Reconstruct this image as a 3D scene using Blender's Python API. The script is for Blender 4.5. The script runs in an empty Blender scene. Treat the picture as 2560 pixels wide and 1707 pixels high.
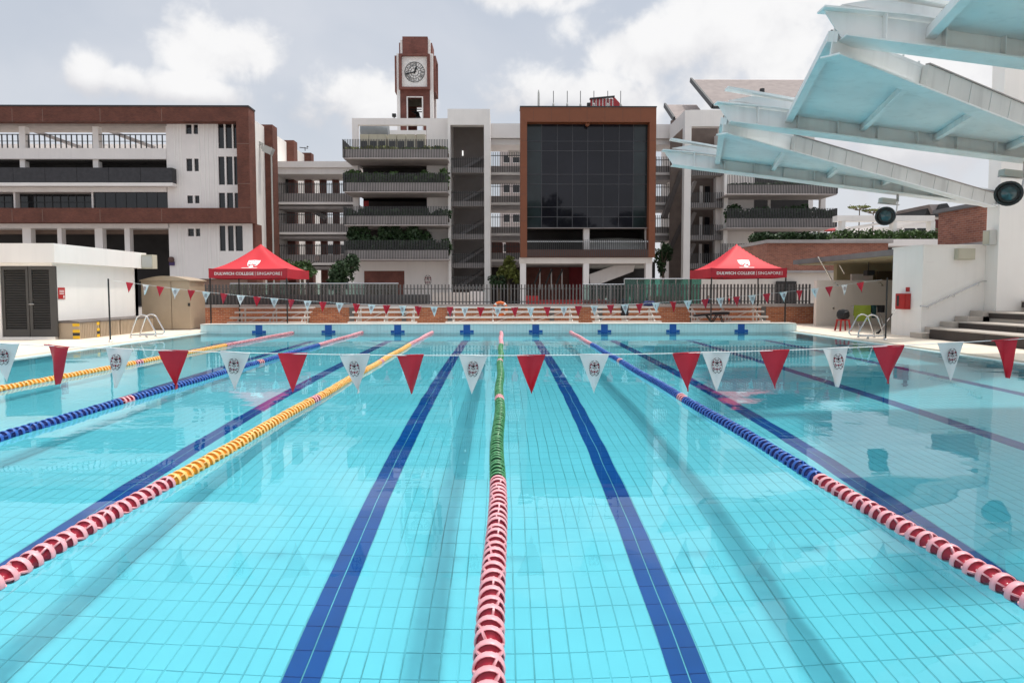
import bpy, bmesh, math, random
from mathutils import Vector, Matrix, Euler
R_ = math.radians
sc = bpy.context.scene
COL = sc.collection
random.seed(7)

# ------------------------------------------------------------------ camera
CAM_LOC = Vector((0.045, 0.0, 1.465))
CAM_ROT = Euler((R_(90 - 3.2), R_(0.08), R_(-0.8)), 'XYZ')
cam = bpy.data.cameras.new('camera')
cam.sensor_width = 36.0
cam.lens = 24.0
cam.shift_y = -28 / 2560
cam.clip_start = 0.05
cam.clip_end = 2000
camo = bpy.data.objects.new('camera', cam)
camo.location = CAM_LOC
camo.rotation_euler = CAM_ROT
COL.objects.link(camo)
sc.camera = camo

# ------------------------------------------------------------------ sun
SUN_EL, SUN_AZ = 73.0, 76.0          # azimuth clockwise from +Y (pool axis)
sv = Vector((math.sin(R_(SUN_AZ)) * math.cos(R_(SUN_EL)), math.cos(R_(SUN_AZ)) * math.cos(R_(SUN_EL)), math.sin(R_(SUN_EL))))
sun = bpy.data.lights.new('sun', 'SUN')
sun.energy = 2.25
sun.angle = R_(3.0)
sun.color = (1.0, 0.95, 0.88)
suno = bpy.data.objects.new('sun', sun)
suno.rotation_euler = sv.to_track_quat('Z', 'Y').to_euler()
COL.objects.link(suno)
sun.cycles.is_caustics_light = True

# ------------------------------------------------------------------ world: sky with haze and cumulus
world = bpy.data.worlds.new('World')
sc.world = world
world.use_nodes = True
WT = world.node_tree
for n in list(WT.nodes):
    WT.nodes.remove(n)


class S:
    """a socket with arithmetic, for writing node maths as expressions"""
    def __init__(s, sock, tree):
        s.k, s.t = sock, tree

    def _op(s, op, *a):
        n = s.t.nodes.new('ShaderNodeMath')
        n.operation = op
        for i, v in enumerate((s,) + a):
            if isinstance(v, S):
                s.t.links.new(v.k, n.inputs[i])
            else:
                n.inputs[i].default_value = v
        return S(n.outputs[0], s.t)

    def __add__(s, o): return s._op('ADD', o)
    def __sub__(s, o): return s._op('SUBTRACT', o)
    def __mul__(s, o): return s._op('MULTIPLY', o)
    def __truediv__(s, o): return s._op('DIVIDE', o)
    def mx(s, o): return s._op('MAXIMUM', o)
    def sqrt(s): return s._op('SQRT')

    def smooth(s, a, b):
        n = s.t.nodes.new('ShaderNodeMapRange')
        n.interpolation_type = 'SMOOTHSTEP'
        s.t.links.new(s.k, n.inputs[0])
        n.inputs[1].default_value = a
        n.inputs[2].default_value = b
        return S(n.outputs[0], s.t)


def noise_w(vec, scale, detail, rough=0.55, dist=0.0):
    n = WT.nodes.new('ShaderNodeTexNoise')
    n.inputs['Scale'].default_value = scale
    n.inputs['Detail'].default_value = detail
    n.inputs['Roughness'].default_value = rough
    n.inputs['Distortion'].default_value = dist
    WT.links.new(vec, n.inputs['Vector'])
    return S(n.outputs[0], WT)


def mixc(fac, a, b):
    n = WT.nodes.new('ShaderNodeMix')
    n.data_type = 'RGBA'
    if isinstance(fac, S):
        WT.links.new(fac.k, n.inputs[0])
    else:
        n.inputs[0].default_value = fac
    for i, v in ((6, a), (7, b)):
        if isinstance(v, tuple):
            n.inputs[i].default_value = (*v, 1)
        else:
            WT.links.new(v, n.inputs[i])
    return n.outputs[2]


tc = WT.nodes.new('ShaderNodeTexCoord')
gen = tc.outputs['Generated']
sep = WT.nodes.new('ShaderNodeSeparateXYZ')
WT.links.new(gen, sep.inputs[0])
dx, dy, dz = (S(sep.outputs[i], WT) for i in range(3))
U = dx._op('ARCTAN2', dy)
V = dz / (dx * dx + dy * dy).sqrt().mx(0.05)
sky = WT.nodes.new('ShaderNodeTexSky')
sky.sky_type = 'NISHITA'
sky.sun_disc = False
sky.sun_elevation = R_(SUN_EL)
sky.sun_rotation = R_(SUN_AZ)
sky.air_density = 1.2
sky.dust_density = 3.0
nz_fine = noise_w(gen, 11.0, 9, 0.55)
nz_mid = noise_w(gen, 17.0, 6, 0.5, 0.6)
# cumulus heaps standing in the sky, given as azimuth / slope, half width / half height
HEAPS = [(-0.382, 0.318, 0.082, 0.052), (-0.43, 0.262, 0.12, 0.026), (-0.53, 0.270, 0.028, 0.034), (-0.60, 0.41, 0.05, 0.055),
         (-0.19, 0.265, 0.10, 0.05), (0.22, 0.345, 0.13, 0.06), (0.10, 0.285, 0.11, 0.04), (0.34, 0.355, 0.17, 0.10),
         (0.50, 0.43, 0.24, 0.08), (0.55, 0.25, 0.28, 0.12), (0.03, 0.43, 0.12, 0.03), (-0.9, 0.33, 0.2, 0.10), (1.0, 0.4, 0.3, 0.14)]
heap = None
shade = None
for (u0, v0, a, b) in HEAPS:
    eu = (U - u0) / a
    ev = (V - v0) / b
    g = S(WT.nodes.new('ShaderNodeValue').outputs[0], WT)
    g.k.default_value = 1.0
    g = g - (eu * eu + ev * ev).sqrt()
    sh = g + ev * 0.9
    heap = g if heap is None else heap.mx(g)
    shade = sh if shade is None else shade.mx(sh)
dens = (heap * 0.85 + (nz_fine - 0.5) * 1.9 + (nz_mid - 0.5) * 1.3 + 0.03).smooth(-0.14, 0.44)
lit = (shade * 0.7 + (nz_fine - 0.5) * 1.7 + (nz_mid - 0.5) * 1.2).smooth(-0.45, 0.75)
veil = (noise_w(gen, 2.2, 5, 0.55, 0.4) + V * -0.8 + 0.26).smooth(0.30, 0.80)
base_n = WT.nodes.new('ShaderNodeVectorMath')
base_n.operation = 'SCALE'
WT.links.new(sky.outputs[0], base_n.inputs[0])
base_n.inputs[3].default_value = 0.85
hazed = mixc(0.66, base_n.outputs[0], (6.5, 6.95, 7.7))
veiled = mixc(veil * 0.55, hazed, (8.0, 8.0, 8.3))
cloud_c = mixc(lit, (6.4, 6.4, 6.7), (9.0, 8.95, 8.95))
clouded = mixc(dens * 0.93, veiled, cloud_c)
# unseen glow added round the sun to lighten shadows on the pool floor
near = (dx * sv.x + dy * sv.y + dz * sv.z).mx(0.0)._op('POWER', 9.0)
fill_glow = WT.nodes.new('ShaderNodeVectorMath')
fill_glow.operation = 'SCALE'
fill_glow.inputs[0].default_value = (29.0, 28.0, 26.4)
WT.links.new(near.k, fill_glow.inputs[3])
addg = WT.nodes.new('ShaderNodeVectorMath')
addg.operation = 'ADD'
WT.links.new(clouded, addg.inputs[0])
WT.links.new(fill_glow.outputs[0], addg.inputs[1])
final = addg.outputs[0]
bgn = WT.nodes.new('ShaderNodeBackground')
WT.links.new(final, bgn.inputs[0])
bgn.inputs[1].default_value = 0.108
wout = WT.nodes.new('ShaderNodeOutputWorld')
WT.links.new(bgn.outputs[0], wout.inputs[0])

# ------------------------------------------------------------------ render / exposure
sc.view_settings.view_transform = 'Standard'
sc.view_settings.look = 'None'
sc.view_settings.gamma = 1
sc.view_settings.use_curve_mapping = False
sc.view_settings.exposure = 0.0
cy = sc.cycles
cy.use_denoising = True
cy.max_bounces = 7
cy.diffuse_bounces = 3
cy.glossy_bounces = 4
cy.transmission_bounces = 6
cy.transparent_max_bounces = 8
cy.caustics_refractive = True
cy.caustics_reflective = True
cy.sample_clamp_indirect = 4.0

# ------------------------------------------------------------------ measuring: a photo point at a known distance -> place
F = 1707.0
RM = CAM_ROT.to_matrix()
ZONE = {None: (0, 0, 1), 'A': (0, 240, 4.9), 'B': (400, 240, 4.356), 'C': (840, 240, 4.479), 'D': (1200, 240, 4.479), 'E': (0, 530, 4.127),
        'F': (480, 560, 5.226), 'G': (840, 540, 4.9), 'H': (1260, 540, 4.9), 'I': (1640, 540, 4.9), 'J': (2000, 560, 4.2), 'K': (1640, 180, 4.127),
        'L': (1960, 0, 3.92), 'M': (1960, 350, 3.92), 'N': (960, 70, 6.533), 'V': (0, 0, 0.91875)}


def q(zone, x, y):
    o = ZONE[zone]
    return o[0] + x / o[2], o[1] + y / o[2]


def at(zone, x, y, Y):
    px, py = q(zone, x, y)
    d = RM @ Vector(((px - 1280) / F, -(py - 825.5) / F, -1))
    return CAM_LOC + d * ((Y - CAM_LOC.y) / d.y)


def rc(zone, x0, y0, x1, y1, Y):
    """x0, x1, z0, z1 of a frontal rectangle standing at distance Y"""
    xm, ym = (x0 + x1) / 2, (y0 + y1) / 2
    return at(zone, x0, ym, Y).x, at(zone, x1, ym, Y).x, at(zone, xm, y1, Y).z, at(zone, xm, y0, Y).z


# ------------------------------------------------------------------ materials
MATS = {}


def mat(name, col, rough=0.6, var=0.12, scale=1.5, bump=0.0, bscale=40.0, metal=0.0, spec=0.5, streak=0.0, coat=0.0, trans=0.0, alpha=1.0):
    if name in MATS:
        return MATS[name]
    m = bpy.data.materials.new(name)
    m.use_nodes = True
    t = m.node_tree
    b = t.nodes['Principled BSDF']
    b.inputs['Roughness'].default_value = rough
    b.inputs['Metallic'].default_value = metal
    b.inputs['Specular IOR Level'].default_value = spec
    b.inputs['Coat Weight'].default_value = coat
    b.inputs['Transmission Weight'].default_value = trans
    b.inputs['Alpha'].default_value = alpha
    geo = t.nodes.new('ShaderNodeNewGeometry')
    nz = t.nodes.new('ShaderNodeTexNoise')
    nz.inputs['Scale'].default_value = scale
    nz.inputs['Detail'].default_value = 5
    t.links.new(geo.outputs['Position'], nz.inputs['Vector'])
    rmp = t.nodes.new('ShaderNodeMapRange')
    rmp.inputs[1].default_value = 0.3
    rmp.inputs[2].default_value = 0.7
    rmp.inputs[3].default_value = 1 - var
    rmp.inputs[4].default_value = 1 + var
    t.links.new(nz.outputs[0], rmp.inputs[0])
    fac = rmp.outputs[0]
    if streak:
        mp = t.nodes.new('ShaderNodeMapping')
        mp.inputs['Scale'].default_value = (3.0, 3.0, 0.18)
        t.links.new(geo.outputs['Position'], mp.inputs[0])
        n2 = t.nodes.new('ShaderNodeTexNoise')
        n2.inputs['Scale'].default_value = 1.6
        n2.inputs['Detail'].default_value = 6
        t.links.new(mp.outputs[0], n2.inputs['Vector'])
        r2 = t.nodes.new('ShaderNodeMapRange')
        r2.inputs[1].default_value = 0.52
        r2.inputs[2].default_value = 0.8
        r2.inputs[3].default_value = 1
        r2.inputs[4].default_value = 1 - streak
        t.links.new(n2.outputs[0], r2.inputs[0])
        mu = t.nodes.new('ShaderNodeMath')
        mu.operation = 'MULTIPLY'
        t.links.new(fac, mu.inputs[0])
        t.links.new(r2.outputs[0], mu.inputs[1])
        fac = mu.outputs[0]
    sc_ = t.nodes.new('ShaderNodeVectorMath')
    sc_.operation = 'SCALE'
    sc_.inputs[0].default_value = col
    t.links.new(fac, sc_.inputs[3])
    t.links.new(sc_.outputs[0], b.inputs['Base Color'])
    if bump:
        n3 = t.nodes.new('ShaderNodeTexNoise')
        n3.inputs['Scale'].default_value = bscale
        n3.inputs['Detail'].default_value = 3
        t.links.new(geo.outputs['Position'], n3.inputs['Vector'])
        bp = t.nodes.new('ShaderNodeBump')
        bp.inputs['Strength'].default_value = bump
        bp.inputs['Distance'].default_value = 0.02
        t.links.new(n3.outputs[0], bp.inputs['Height'])
        t.links.new(bp.outputs[0], b.inputs['Normal'])
    MATS[name] = m
    return m


def brick(name, c1, c2, mortar, bw=0.24, bh=0.077, off=0.5, ms=0.009, rough=0.85, bump=0.5):
    m = bpy.data.materials.new(name)
    m.use_nodes = True
    t = m.node_tree
    b = t.nodes['Principled BSDF']
    b.inputs['Roughness'].default_value = rough
    geo = t.nodes.new('ShaderNodeNewGeometry')
    sp = t.nodes.new('ShaderNodeSeparateXYZ')
    t.links.new(geo.outputs['Position'], sp.inputs[0])
    ad = t.nodes.new('ShaderNodeMath')
    t.links.new(sp.outputs[0], ad.inputs[0])
    t.links.new(sp.outputs[1], ad.inputs[1])
    cb = t.nodes.new('ShaderNodeCombineXYZ')
    t.links.new(ad.outputs[0], cb.inputs[0])
    t.links.new(sp.outputs[2], cb.inputs[1])
    br = t.nodes.new('ShaderNodeTexBrick')
    br.offset = off
    br.inputs['Scale'].default_value = 1
    br.inputs['Color1'].default_value = (*c1, 1)
    br.inputs['Color2'].default_value = (*c2, 1)
    br.inputs['Mortar'].default_value = (*mortar, 1)
    br.inputs['Mortar Size'].default_value = ms
    br.inputs['Brick Width'].default_value = bw
    br.inputs['Row Height'].default_value = bh
    br.inputs['Mortar Smooth'].default_value = 0.2
    t.links.new(cb.outputs[0], br.inputs['Vector'])
    nz = t.nodes.new('ShaderNodeTexNoise')
    nz.inputs['Scale'].default_value = 0.7
    nz.inputs['Detail'].default_value = 7
    nz.inputs['Roughness'].default_value = 0.65
    t.links.new(geo.outputs['Position'], nz.inputs['Vector'])
    mr = t.nodes.new('ShaderNodeMapRange')
    mr.inputs[1].default_value = 0.3
    mr.inputs[2].default_value = 0.7
    mr.inputs[3].default_value = 0.72
    mr.inputs[4].default_value = 1.25
    t.links.new(nz.outputs[0], mr.inputs[0])
    vm = t.nodes.new('ShaderNodeVectorMath')
    vm.operation = 'SCALE'
    t.links.new(br.outputs['Color'], vm.inputs[0])
    t.links.new(mr.outputs[0], vm.inputs[3])
    t.links.new(vm.outputs[0], b.inputs['Base Color'])
    bp = t.nodes.new('ShaderNodeBump')
    bp.invert = True
    bp.inputs['Strength'].default_value = bump
    bp.inputs['Distance'].default_value = 0.01
    t.links.new(br.outputs['Fac'], bp.inputs['Height'])
    t.links.new(bp.outputs[0], b.inputs['Normal'])
    MATS[name] = m
    return m


white_wall = mat('white_wall', (0.85, 0.805, 0.77), 0.8, 0.04, 0.5, streak=0.05)
white_clean = mat('white_clean', (0.87, 0.84, 0.80), 0.7, 0.04, 0.6, streak=0.045)
cream_wall = mat('cream_wall', (0.76, 0.69, 0.62), 0.8, 0.05, 0.6, streak=0.06)
grey_conc = mat('grey_concrete', (0.36, 0.33, 0.32), 0.8, 0.1, 1.0, streak=0.15)
planter_conc = mat('planter_concrete', (0.50, 0.45, 0.43), 0.8, 0.1, 1.0, streak=0.2)
brick_front = brick('brick_brown', (0.17, 0.053, 0.033), (0.11, 0.034, 0.024), (0.17, 0.085, 0.062))
brick_tower = brick('brick_tower', (0.23, 0.075, 0.055), (0.17, 0.055, 0.042), (0.20, 0.11, 0.09))
brick_low = brick('brick_low', (0.36, 0.135, 0.085), (0.24, 0.085, 0.058), (0.34, 0.22, 0.17))
brick_pool = brick('brick_pool', (0.48, 0.17, 0.075), (0.30, 0.085, 0.04), (0.42, 0.30, 0.22))
brown_panel = mat('brown_panel', (0.205, 0.064, 0.025), 0.55, 0.08, 0.4)
brown_dark = mat('brown_fascia', (0.11, 0.050, 0.036), 0.6, 0.1, 0.6)
bar_dark = mat('bar_dark', (0.055, 0.055, 0.055), 0.5, 0.1)
fence_grey = mat('fence_grey', (0.105, 0.10, 0.10), 0.5, 0.1, 2.0)
glass_dark = mat('glass_dark', (0.010, 0.011, 0.014), 0.04, 0.1, 0.5, spec=0.6)
glass_curtain = mat('glass_curtain', (0.012, 0.012, 0.017), 0.03, 0.3, 0.25, spec=0.35)
room_shade = mat('room_shade', (0.030, 0.027, 0.026), 0.8, 0.3, 0.5)  # shade inside rooms and openings, put into the colour of their backs
mullion = mat('mullion', (0.06, 0.06, 0.066), 0.4, 0.05, metal=0.3)
frame_dark = mat('frame_dark', (0.03, 0.032, 0.034), 0.5, 0.1)
steel = mat('stainless_steel', (0.62, 0.62, 0.62), 0.22, 0.05, metal=1.0)
alu = mat('aluminium', (0.66, 0.63, 0.60), 0.42, 0.06, metal=0.25)
black_metal = mat('black_metal', (0.02, 0.02, 0.02), 0.45, 0.1)
black_soft = mat('black_soft', (0.016, 0.016, 0.018), 0.8, 0.2, 8)
deck_m = mat('deck_stone', (0.78, 0.68, 0.56), 0.75, 0.11, 1.3, bump=0.15, bscale=60)
ground_m = mat('ground_paving', (0.30, 0.27, 0.25), 0.9, 0.15, 0.3)
coping_m = mat('coping_stone', (0.66, 0.62, 0.56), 0.6, 0.06, 3)
tile_blue = mat('tile_light_blue', (0.52, 0.78, 0.84), 0.35, 0.04, 1.3)
tile_wall = mat('tile_pale_wall', (0.62, 0.76, 0.76), 0.3, 0.05, 2.0, streak=0.1)
tile_navy = mat('tile_navy', (0.004, 0.078, 0.33), 0.3, 0.12, 2.2)
grout_m = mat('grout', (0.36, 0.56, 0.60), 0.9, 0.38, 1.1)
grout_wall = mat('grout_wall', (0.42, 0.50, 0.50), 0.9, 0.2, 3.0)
roof_white = mat('roof_white_paint', (0.76, 0.79, 0.79), 0.45, 0.07, 1.1, streak=0.16)
gutter_m = mat('gutter_metal', (0.60, 0.61, 0.59), 0.5, 0.12, 1.0, streak=0.2)
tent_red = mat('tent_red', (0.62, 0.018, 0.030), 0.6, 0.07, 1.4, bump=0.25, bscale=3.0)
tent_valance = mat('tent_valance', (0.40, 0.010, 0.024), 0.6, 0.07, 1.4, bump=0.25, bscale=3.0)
flag_red = mat('flag_red', (0.56, 0.010, 0.032), 0.55, 0.06, 6, bump=0.1, bscale=15)
flag_white = mat('flag_white', (0.79, 0.79, 0.79), 0.6, 0.03, 6, bump=0.1, bscale=15)
print_white = mat('print_white', (0.82, 0.80, 0.78), 0.6, 0.02)
print_maroon = mat('print_maroon', (0.22, 0.008, 0.03), 0.7, 0.1)
print_black = mat('print_black', (0.02, 0.012, 0.016), 0.7, 0.1)
beige_plastic = mat('beige_plastic', (0.42, 0.33, 0.235), 0.55, 0.06, 2.0)
beige_dark = mat('dark_lid_plastic', (0.13, 0.11, 0.10), 0.55, 0.1, 2.0)
louvre_m = mat('louvre_metal', (0.062, 0.058, 0.054), 0.5, 0.1, 2.0)
yellow_m = mat('tape_yellow', (0.80, 0.47, 0.01), 0.5, 0.05)
red_paint = mat('red_paint', (0.42, 0.02, 0.02), 0.4, 0.05)
orange_m = mat('buoy_orange', (0.75, 0.16, 0.03), 0.5, 0.06)
leaf_dark = mat('leaf_dark', (0.026, 0.058, 0.018), 0.6, 0.5, 1.6)
leaf_mid = mat('leaf_mid', (0.05, 0.10, 0.022), 0.6, 0.5, 1.6)
leaf_yellow = mat('leaf_yellow', (0.15, 0.17, 0.035), 0.6, 0.45, 1.6)
bark_m = mat('bark', (0.12, 0.09, 0.065), 0.9, 0.3, 5)
seat_brown = mat('dark_timber', (0.042, 0.032, 0.028), 0.6, 0.2, 2.0)
tread_m = mat('tread_stone', (0.48, 0.43, 0.38), 0.8, 0.08, 1.5)
roof_tile = mat('roof_tile', (0.36, 0.31, 0.295), 0.8, 0.1, 1.2)
lime_m = mat('towel_lime', (0.34, 0.42, 0.055), 0.9, 0.1, 5, bump=0.3, bscale=60)
teal_cloth = mat('cloth_dark_teal', (0.012, 0.05, 0.05), 0.9, 0.2, 6)
olive_wall = mat('olive_wall', (0.40, 0.35, 0.22), 0.85, 0.05)
box_grey = mat('box_grey', (0.50, 0.50, 0.47), 0.6, 0.05)
box_beige = mat('box_beige', (0.50, 0.47, 0.37), 0.6, 0.05)
lens_m = mat('lamp_lens', (0.05, 0.09, 0.10), 0.08, 0.2, 8, spec=0.8)
skin_m = mat('skin', (0.42, 0.24, 0.16), 0.6, 0.08)
shirt_red = mat('shirt_red', (0.40, 0.02, 0.03), 0.8, 0.1)
shirt_blue = mat('shirt_navy', (0.02, 0.03, 0.12), 0.8, 0.1)
shirt_white = mat('shirt_white', (0.7, 0.7, 0.72), 0.8, 0.05)
shorts_m = mat('shorts_dark', (0.03, 0.03, 0.05), 0.8, 0.1)
hair_m = mat('hair_black', (0.012, 0.010, 0.009), 0.5, 0.1)
pink_conc = mat('apartment_wall', (0.60, 0.52, 0.49), 0.8, 0.06, 0.3)
cord_m = mat('cord_white', (0.8, 0.8, 0.8), 0.6, 0.02)
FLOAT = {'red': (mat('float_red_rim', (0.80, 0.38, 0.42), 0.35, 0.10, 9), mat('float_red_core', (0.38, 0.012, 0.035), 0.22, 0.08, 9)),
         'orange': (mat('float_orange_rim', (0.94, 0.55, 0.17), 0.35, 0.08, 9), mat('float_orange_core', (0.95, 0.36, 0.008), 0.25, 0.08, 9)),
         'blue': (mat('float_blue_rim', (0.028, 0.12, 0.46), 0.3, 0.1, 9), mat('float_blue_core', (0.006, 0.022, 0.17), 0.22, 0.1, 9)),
         'green': (mat('float_green_rim', (0.06, 0.26, 0.10), 0.3, 0.1, 9), mat('float_green_core', (0.008, 0.085, 0.03), 0.22, 0.1, 9))}


def tint_glass(name, col, transp):
    """a thin tinted pane: part see-through, part mirror"""
    m = bpy.data.materials.new(name)
    m.use_nodes = True
    t = m.node_tree
    t.nodes.clear()
    out = t.nodes.new('ShaderNodeOutputMaterial')
    tr = t.nodes.new('ShaderNodeBsdfTransparent')
    tr.inputs[0].default_value = (*col, 1)
    gl = t.nodes.new('ShaderNodeBsdfAnisotropic')
    gl.inputs['Roughness'].default_value = 0.03
    fr = t.nodes.new('ShaderNodeFresnel')
    fr.inputs[0].default_value = 1.45
    mx = t.nodes.new('ShaderNodeMixShader')
    t.links.new(fr.outputs[0], mx.inputs[0])
    t.links.new(tr.outputs[0], mx.inputs[1])
    t.links.new(gl.outputs[0], mx.inputs[2])
    df = t.nodes.new('ShaderNodeBsdfDiffuse')
    df.inputs[0].default_value = (*[c * 0.5 for c in col], 1)
    m2 = t.nodes.new('ShaderNodeMixShader')
    m2.inputs[0].default_value = 1 - transp
    t.links.new(mx.outputs[0], m2.inputs[1])
    t.links.new(df.outputs[0], m2.inputs[2])
    t.links.new(m2.outputs[0], out.inputs[0])
    return m


green_glass = tint_glass('green_glass', (0.35, 0.66, 0.56), 0.72)
clear_glass = tint_glass('clear_glass', (0.62, 0.74, 0.70), 0.9)


# ------------------------------------------------------------------ mesh building
class MB:
    def __init__(s):
        s.v, s.f, s.m = [], [], []

    def box(s, x0, x1, y0, y1, z0, z1, mi=0):
        if x1 < x0: x0, x1 = x1, x0
        if z1 < z0: z0, z1 = z1, z0
        if y1 < y0: y0, y1 = y1, y0
        n = len(s.v)
        s.v += [(x0, y0, z0), (x1, y0, z0), (x1, y1, z0), (x0, y1, z0), (x0, y0, z1), (x1, y0, z1), (x1, y1, z1), (x0, y1, z1)]
        for f in ((0, 3, 2, 1), (4, 5, 6, 7), (0, 1, 5, 4), (1, 2, 6, 5), (2, 3, 7, 6), (3, 0, 4, 7)):
            s.f.append(tuple(n + i for i in f))
            s.m.append(mi)
        return s

    def rb(s, zone, x0, y0, x1, y1, Y, depth, mi=0):
        a = rc(zone, x0, y0, x1, y1, Y)
        return s.box(a[0], a[1], Y, Y + depth, a[2], a[3], mi)

    def bar(s, p0, p1, w, h, mi=0, up=(0, 0, 1)):
        p0, p1, up = Vector(p0), Vector(p1), Vector(up)
        d = (p1 - p0).normalized()
        if abs(d.dot(up)) > 0.98:
            up = Vector((0, 1, 0))
        side = d.cross(up).normalized() * (w / 2)
        u2 = side.cross(d).normalized() * (h / 2)
        n = len(s.v)
        for p in (p0, p1):
            for a, b in ((-1, -1), (1, -1), (1, 1), (-1, 1)):
                s.v.append(tuple(p + side * a + u2 * b))
        for f in ((0, 1, 2, 3), (7, 6, 5, 4), (0, 4, 5, 1), (1, 5, 6, 2), (2, 6, 7, 3), (3, 7, 4, 0)):
            s.f.append(tuple(n + i for i in f))
            s.m.append(mi)
        return s

    def tube(s, pts, r, seg=8, closed=False, mi=0):
        pts = [Vector(p) for p in pts]
        n0, N = len(s.v), len(pts)
        rr = r if isinstance(r, (list, tuple)) else [r] * N
        ref = None
        for i, p in enumerate(pts):
            a = pts[(i - 1) % N] if (closed or i) else p
            b = pts[(i + 1) % N] if (closed or i < N - 1) else p
            d = (b - a).normalized()
            if ref is None:
                ref = Vector((0, 0, 1)) if abs(d.z) < 0.9 else Vector((1, 0, 0))
            u = (ref - d * ref.dot(d)).normalized()
            ref = u
            w = d.cross(u)
            for k in range(seg):
                t = 2 * math.pi * k / seg
                s.v.append(tuple(p + (u * math.cos(t) + w * math.sin(t)) * rr[i]))
        for i in range(N if closed else N - 1):
            j = (i + 1) % N
            for k in range(seg):
                l = (k + 1) % seg
                s.f.append((n0 + i * seg + k, n0 + i * seg + l, n0 + j * seg + l, n0 + j * seg + k))
                s.m.append(mi)
        if not closed:
            s.f.append(tuple(n0 + k for k in range(seg))[::-1]); s.m.append(mi)
            s.f.append(tuple(n0 + (N - 1) * seg + k for k in range(seg))); s.m.append(mi)
        return s

    def prism(s, poly, off, mi=0):
        """poly: 3-D points; extruded by the vector off"""
        n, k = len(s.v), len(poly)
        off = Vector(off)
        s.v += [tuple(p) for p in poly] + [tuple(Vector(p) + off) for p in poly]
        s.f.append(tuple(range(n, n + k))[::-1]); s.m.append(mi)
        s.f.append(tuple(range(n + k, n + 2 * k))); s.m.append(mi)
        for i in range(k):
            j = (i + 1) % k
            s.f.append((n + i, n + j, n + k + j, n + k + i)); s.m.append(mi)
        return s

    def lathe(s, prof, c, axis='Y', seg=16, mi=0):
        """prof: (radius, along) pairs, closed at ends when radius 0; mi may be a list per band"""
        n, K = len(s.v), len(prof)
        c = Vector(c)
        for (r, a) in prof:
            for k in range(seg):
                t = 2 * math.pi * k / seg
                u, w = r * math.cos(t), r * math.sin(t)
                p = {'Y': (u, a, w), 'Z': (u, w, a), 'X': (a, u, w)}[axis]
                s.v.append(tuple(c + Vector(p)))
        for i in range(K - 1):
            for k in range(seg):
                l = (k + 1) % seg
                s.f.append((n + i * seg + k, n + i * seg + l, n + (i + 1) * seg + l, n + (i + 1) * seg + k))
                s.m.append(mi[i] if isinstance(mi, list) else mi)
        return s

    def holes(s, r, hs, y0, y1, mi=0):
        """a wall r=(x0,x1,z0,z1) with openings, built of blocks between them"""
        xs = sorted({r[0], r[1], *[v for h in hs for v in h[:2] if r[0] < v < r[1]]})
        zs = sorted({r[2], r[3], *[v for h in hs for v in h[2:] if r[2] < v < r[3]]})
        for a, b in zip(zs, zs[1:]):
            run = None
            for c, d in zip(xs, xs[1:]):
                mx, mz = (c + d) / 2, (a + b) / 2
                solid = not any(h[0] < mx < h[1] and h[2] < mz < h[3] for h in hs)
                if solid:
                    run = (run[0], d) if run else (c, d)
                if not solid and run:
                    s.box(run[0], run[1], y0, y1, a, b, mi); run = None
            if run:
                s.box(run[0], run[1], y0, y1, a, b, mi)
        return s

    def mesh(s, name, mats):
        me = bpy.data.meshes.new(name)
        me.from_pydata(s.v, [], s.f)
        for m in (mats if isinstance(mats, (list, tuple)) else [mats]):
            me.materials.append(m)
        if any(s.m):
            me.polygons.foreach_set('material_index', s.m)
        me.validate()
        me.update()
        return me

    def build(s, name, mats, parent=None, smooth=False, **kw):
        me = s.mesh(name, mats)
        if smooth:
            bm = bmesh.new(); bm.from_mesh(me)
            bmesh.ops.recalc_face_normals(bm, faces=bm.faces[:])
            for e in bm.edges:
                if len(e.link_faces) == 2 and e.calc_face_angle(0) > R_(38):
                    e.smooth = False
            for f in bm.faces: f.smooth = True
            bm.to_mesh(me); bm.free()
        else:
            bm = bmesh.new(); bm.from_mesh(me)
            bmesh.ops.recalc_face_normals(bm, faces=bm.faces[:])
            bm.to_mesh(me); bm.free()
        return link(name, me, parent, **kw)


def link(name, me, parent=None, label=None, cat=None, group=None, kind=None):
    o = bpy.data.objects.new(name, me)
    COL.objects.link(o)
    if parent is not None:
        o.parent = parent
    return tag(o, label, cat, group, kind)


def tag(o, label=None, cat=None, group=None, kind=None):
    for k, v in (('label', label), ('category', cat), ('group', group), ('kind', kind)):
        if v: o[k] = v
    return o


def thing(name, label, cat, group=None):
    return link(name, None, None, label, cat, group)


def one(name, m, parent, x0, x1, y0, y1, z0, z1, **kw):
    return MB().box(x0, x1, y0, y1, z0, z1).build(name, m, parent, **kw)


def rbo(name, m, parent, zone, x0, y0, x1, y1, Y, depth, **kw):
    return MB().rb(zone, x0, y0, x1, y1, Y, depth).build(name, m, parent, **kw)


def window(parent, r, y, cols=1, rows=1, fr=None, gl=None, name='window', fw=0.05, depth=0.10):
    """a frame with its panes set into it"""
    fr, gl = fr or frame_dark, gl or glass_dark
    b = MB()
    hs = []
    w, h = (r[1] - r[0] - fw) / cols, (r[3] - r[2] - fw) / rows
    for i in range(cols):
        for j in range(rows):
            hs.append((r[0] + fw + i * w, r[0] + (i + 1) * w, r[2] + fw + j * h, r[2] + (j + 1) * h))
    b.holes(r, hs, y, y + depth)
    f = b.build(name, fr, parent)
    for k in hs:
        one('pane', gl, f, k[0] - .01, k[1] + .01, y + depth * .5, y + depth * .5 + .02, k[2] - .01, k[3] + .01)
    return f


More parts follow.
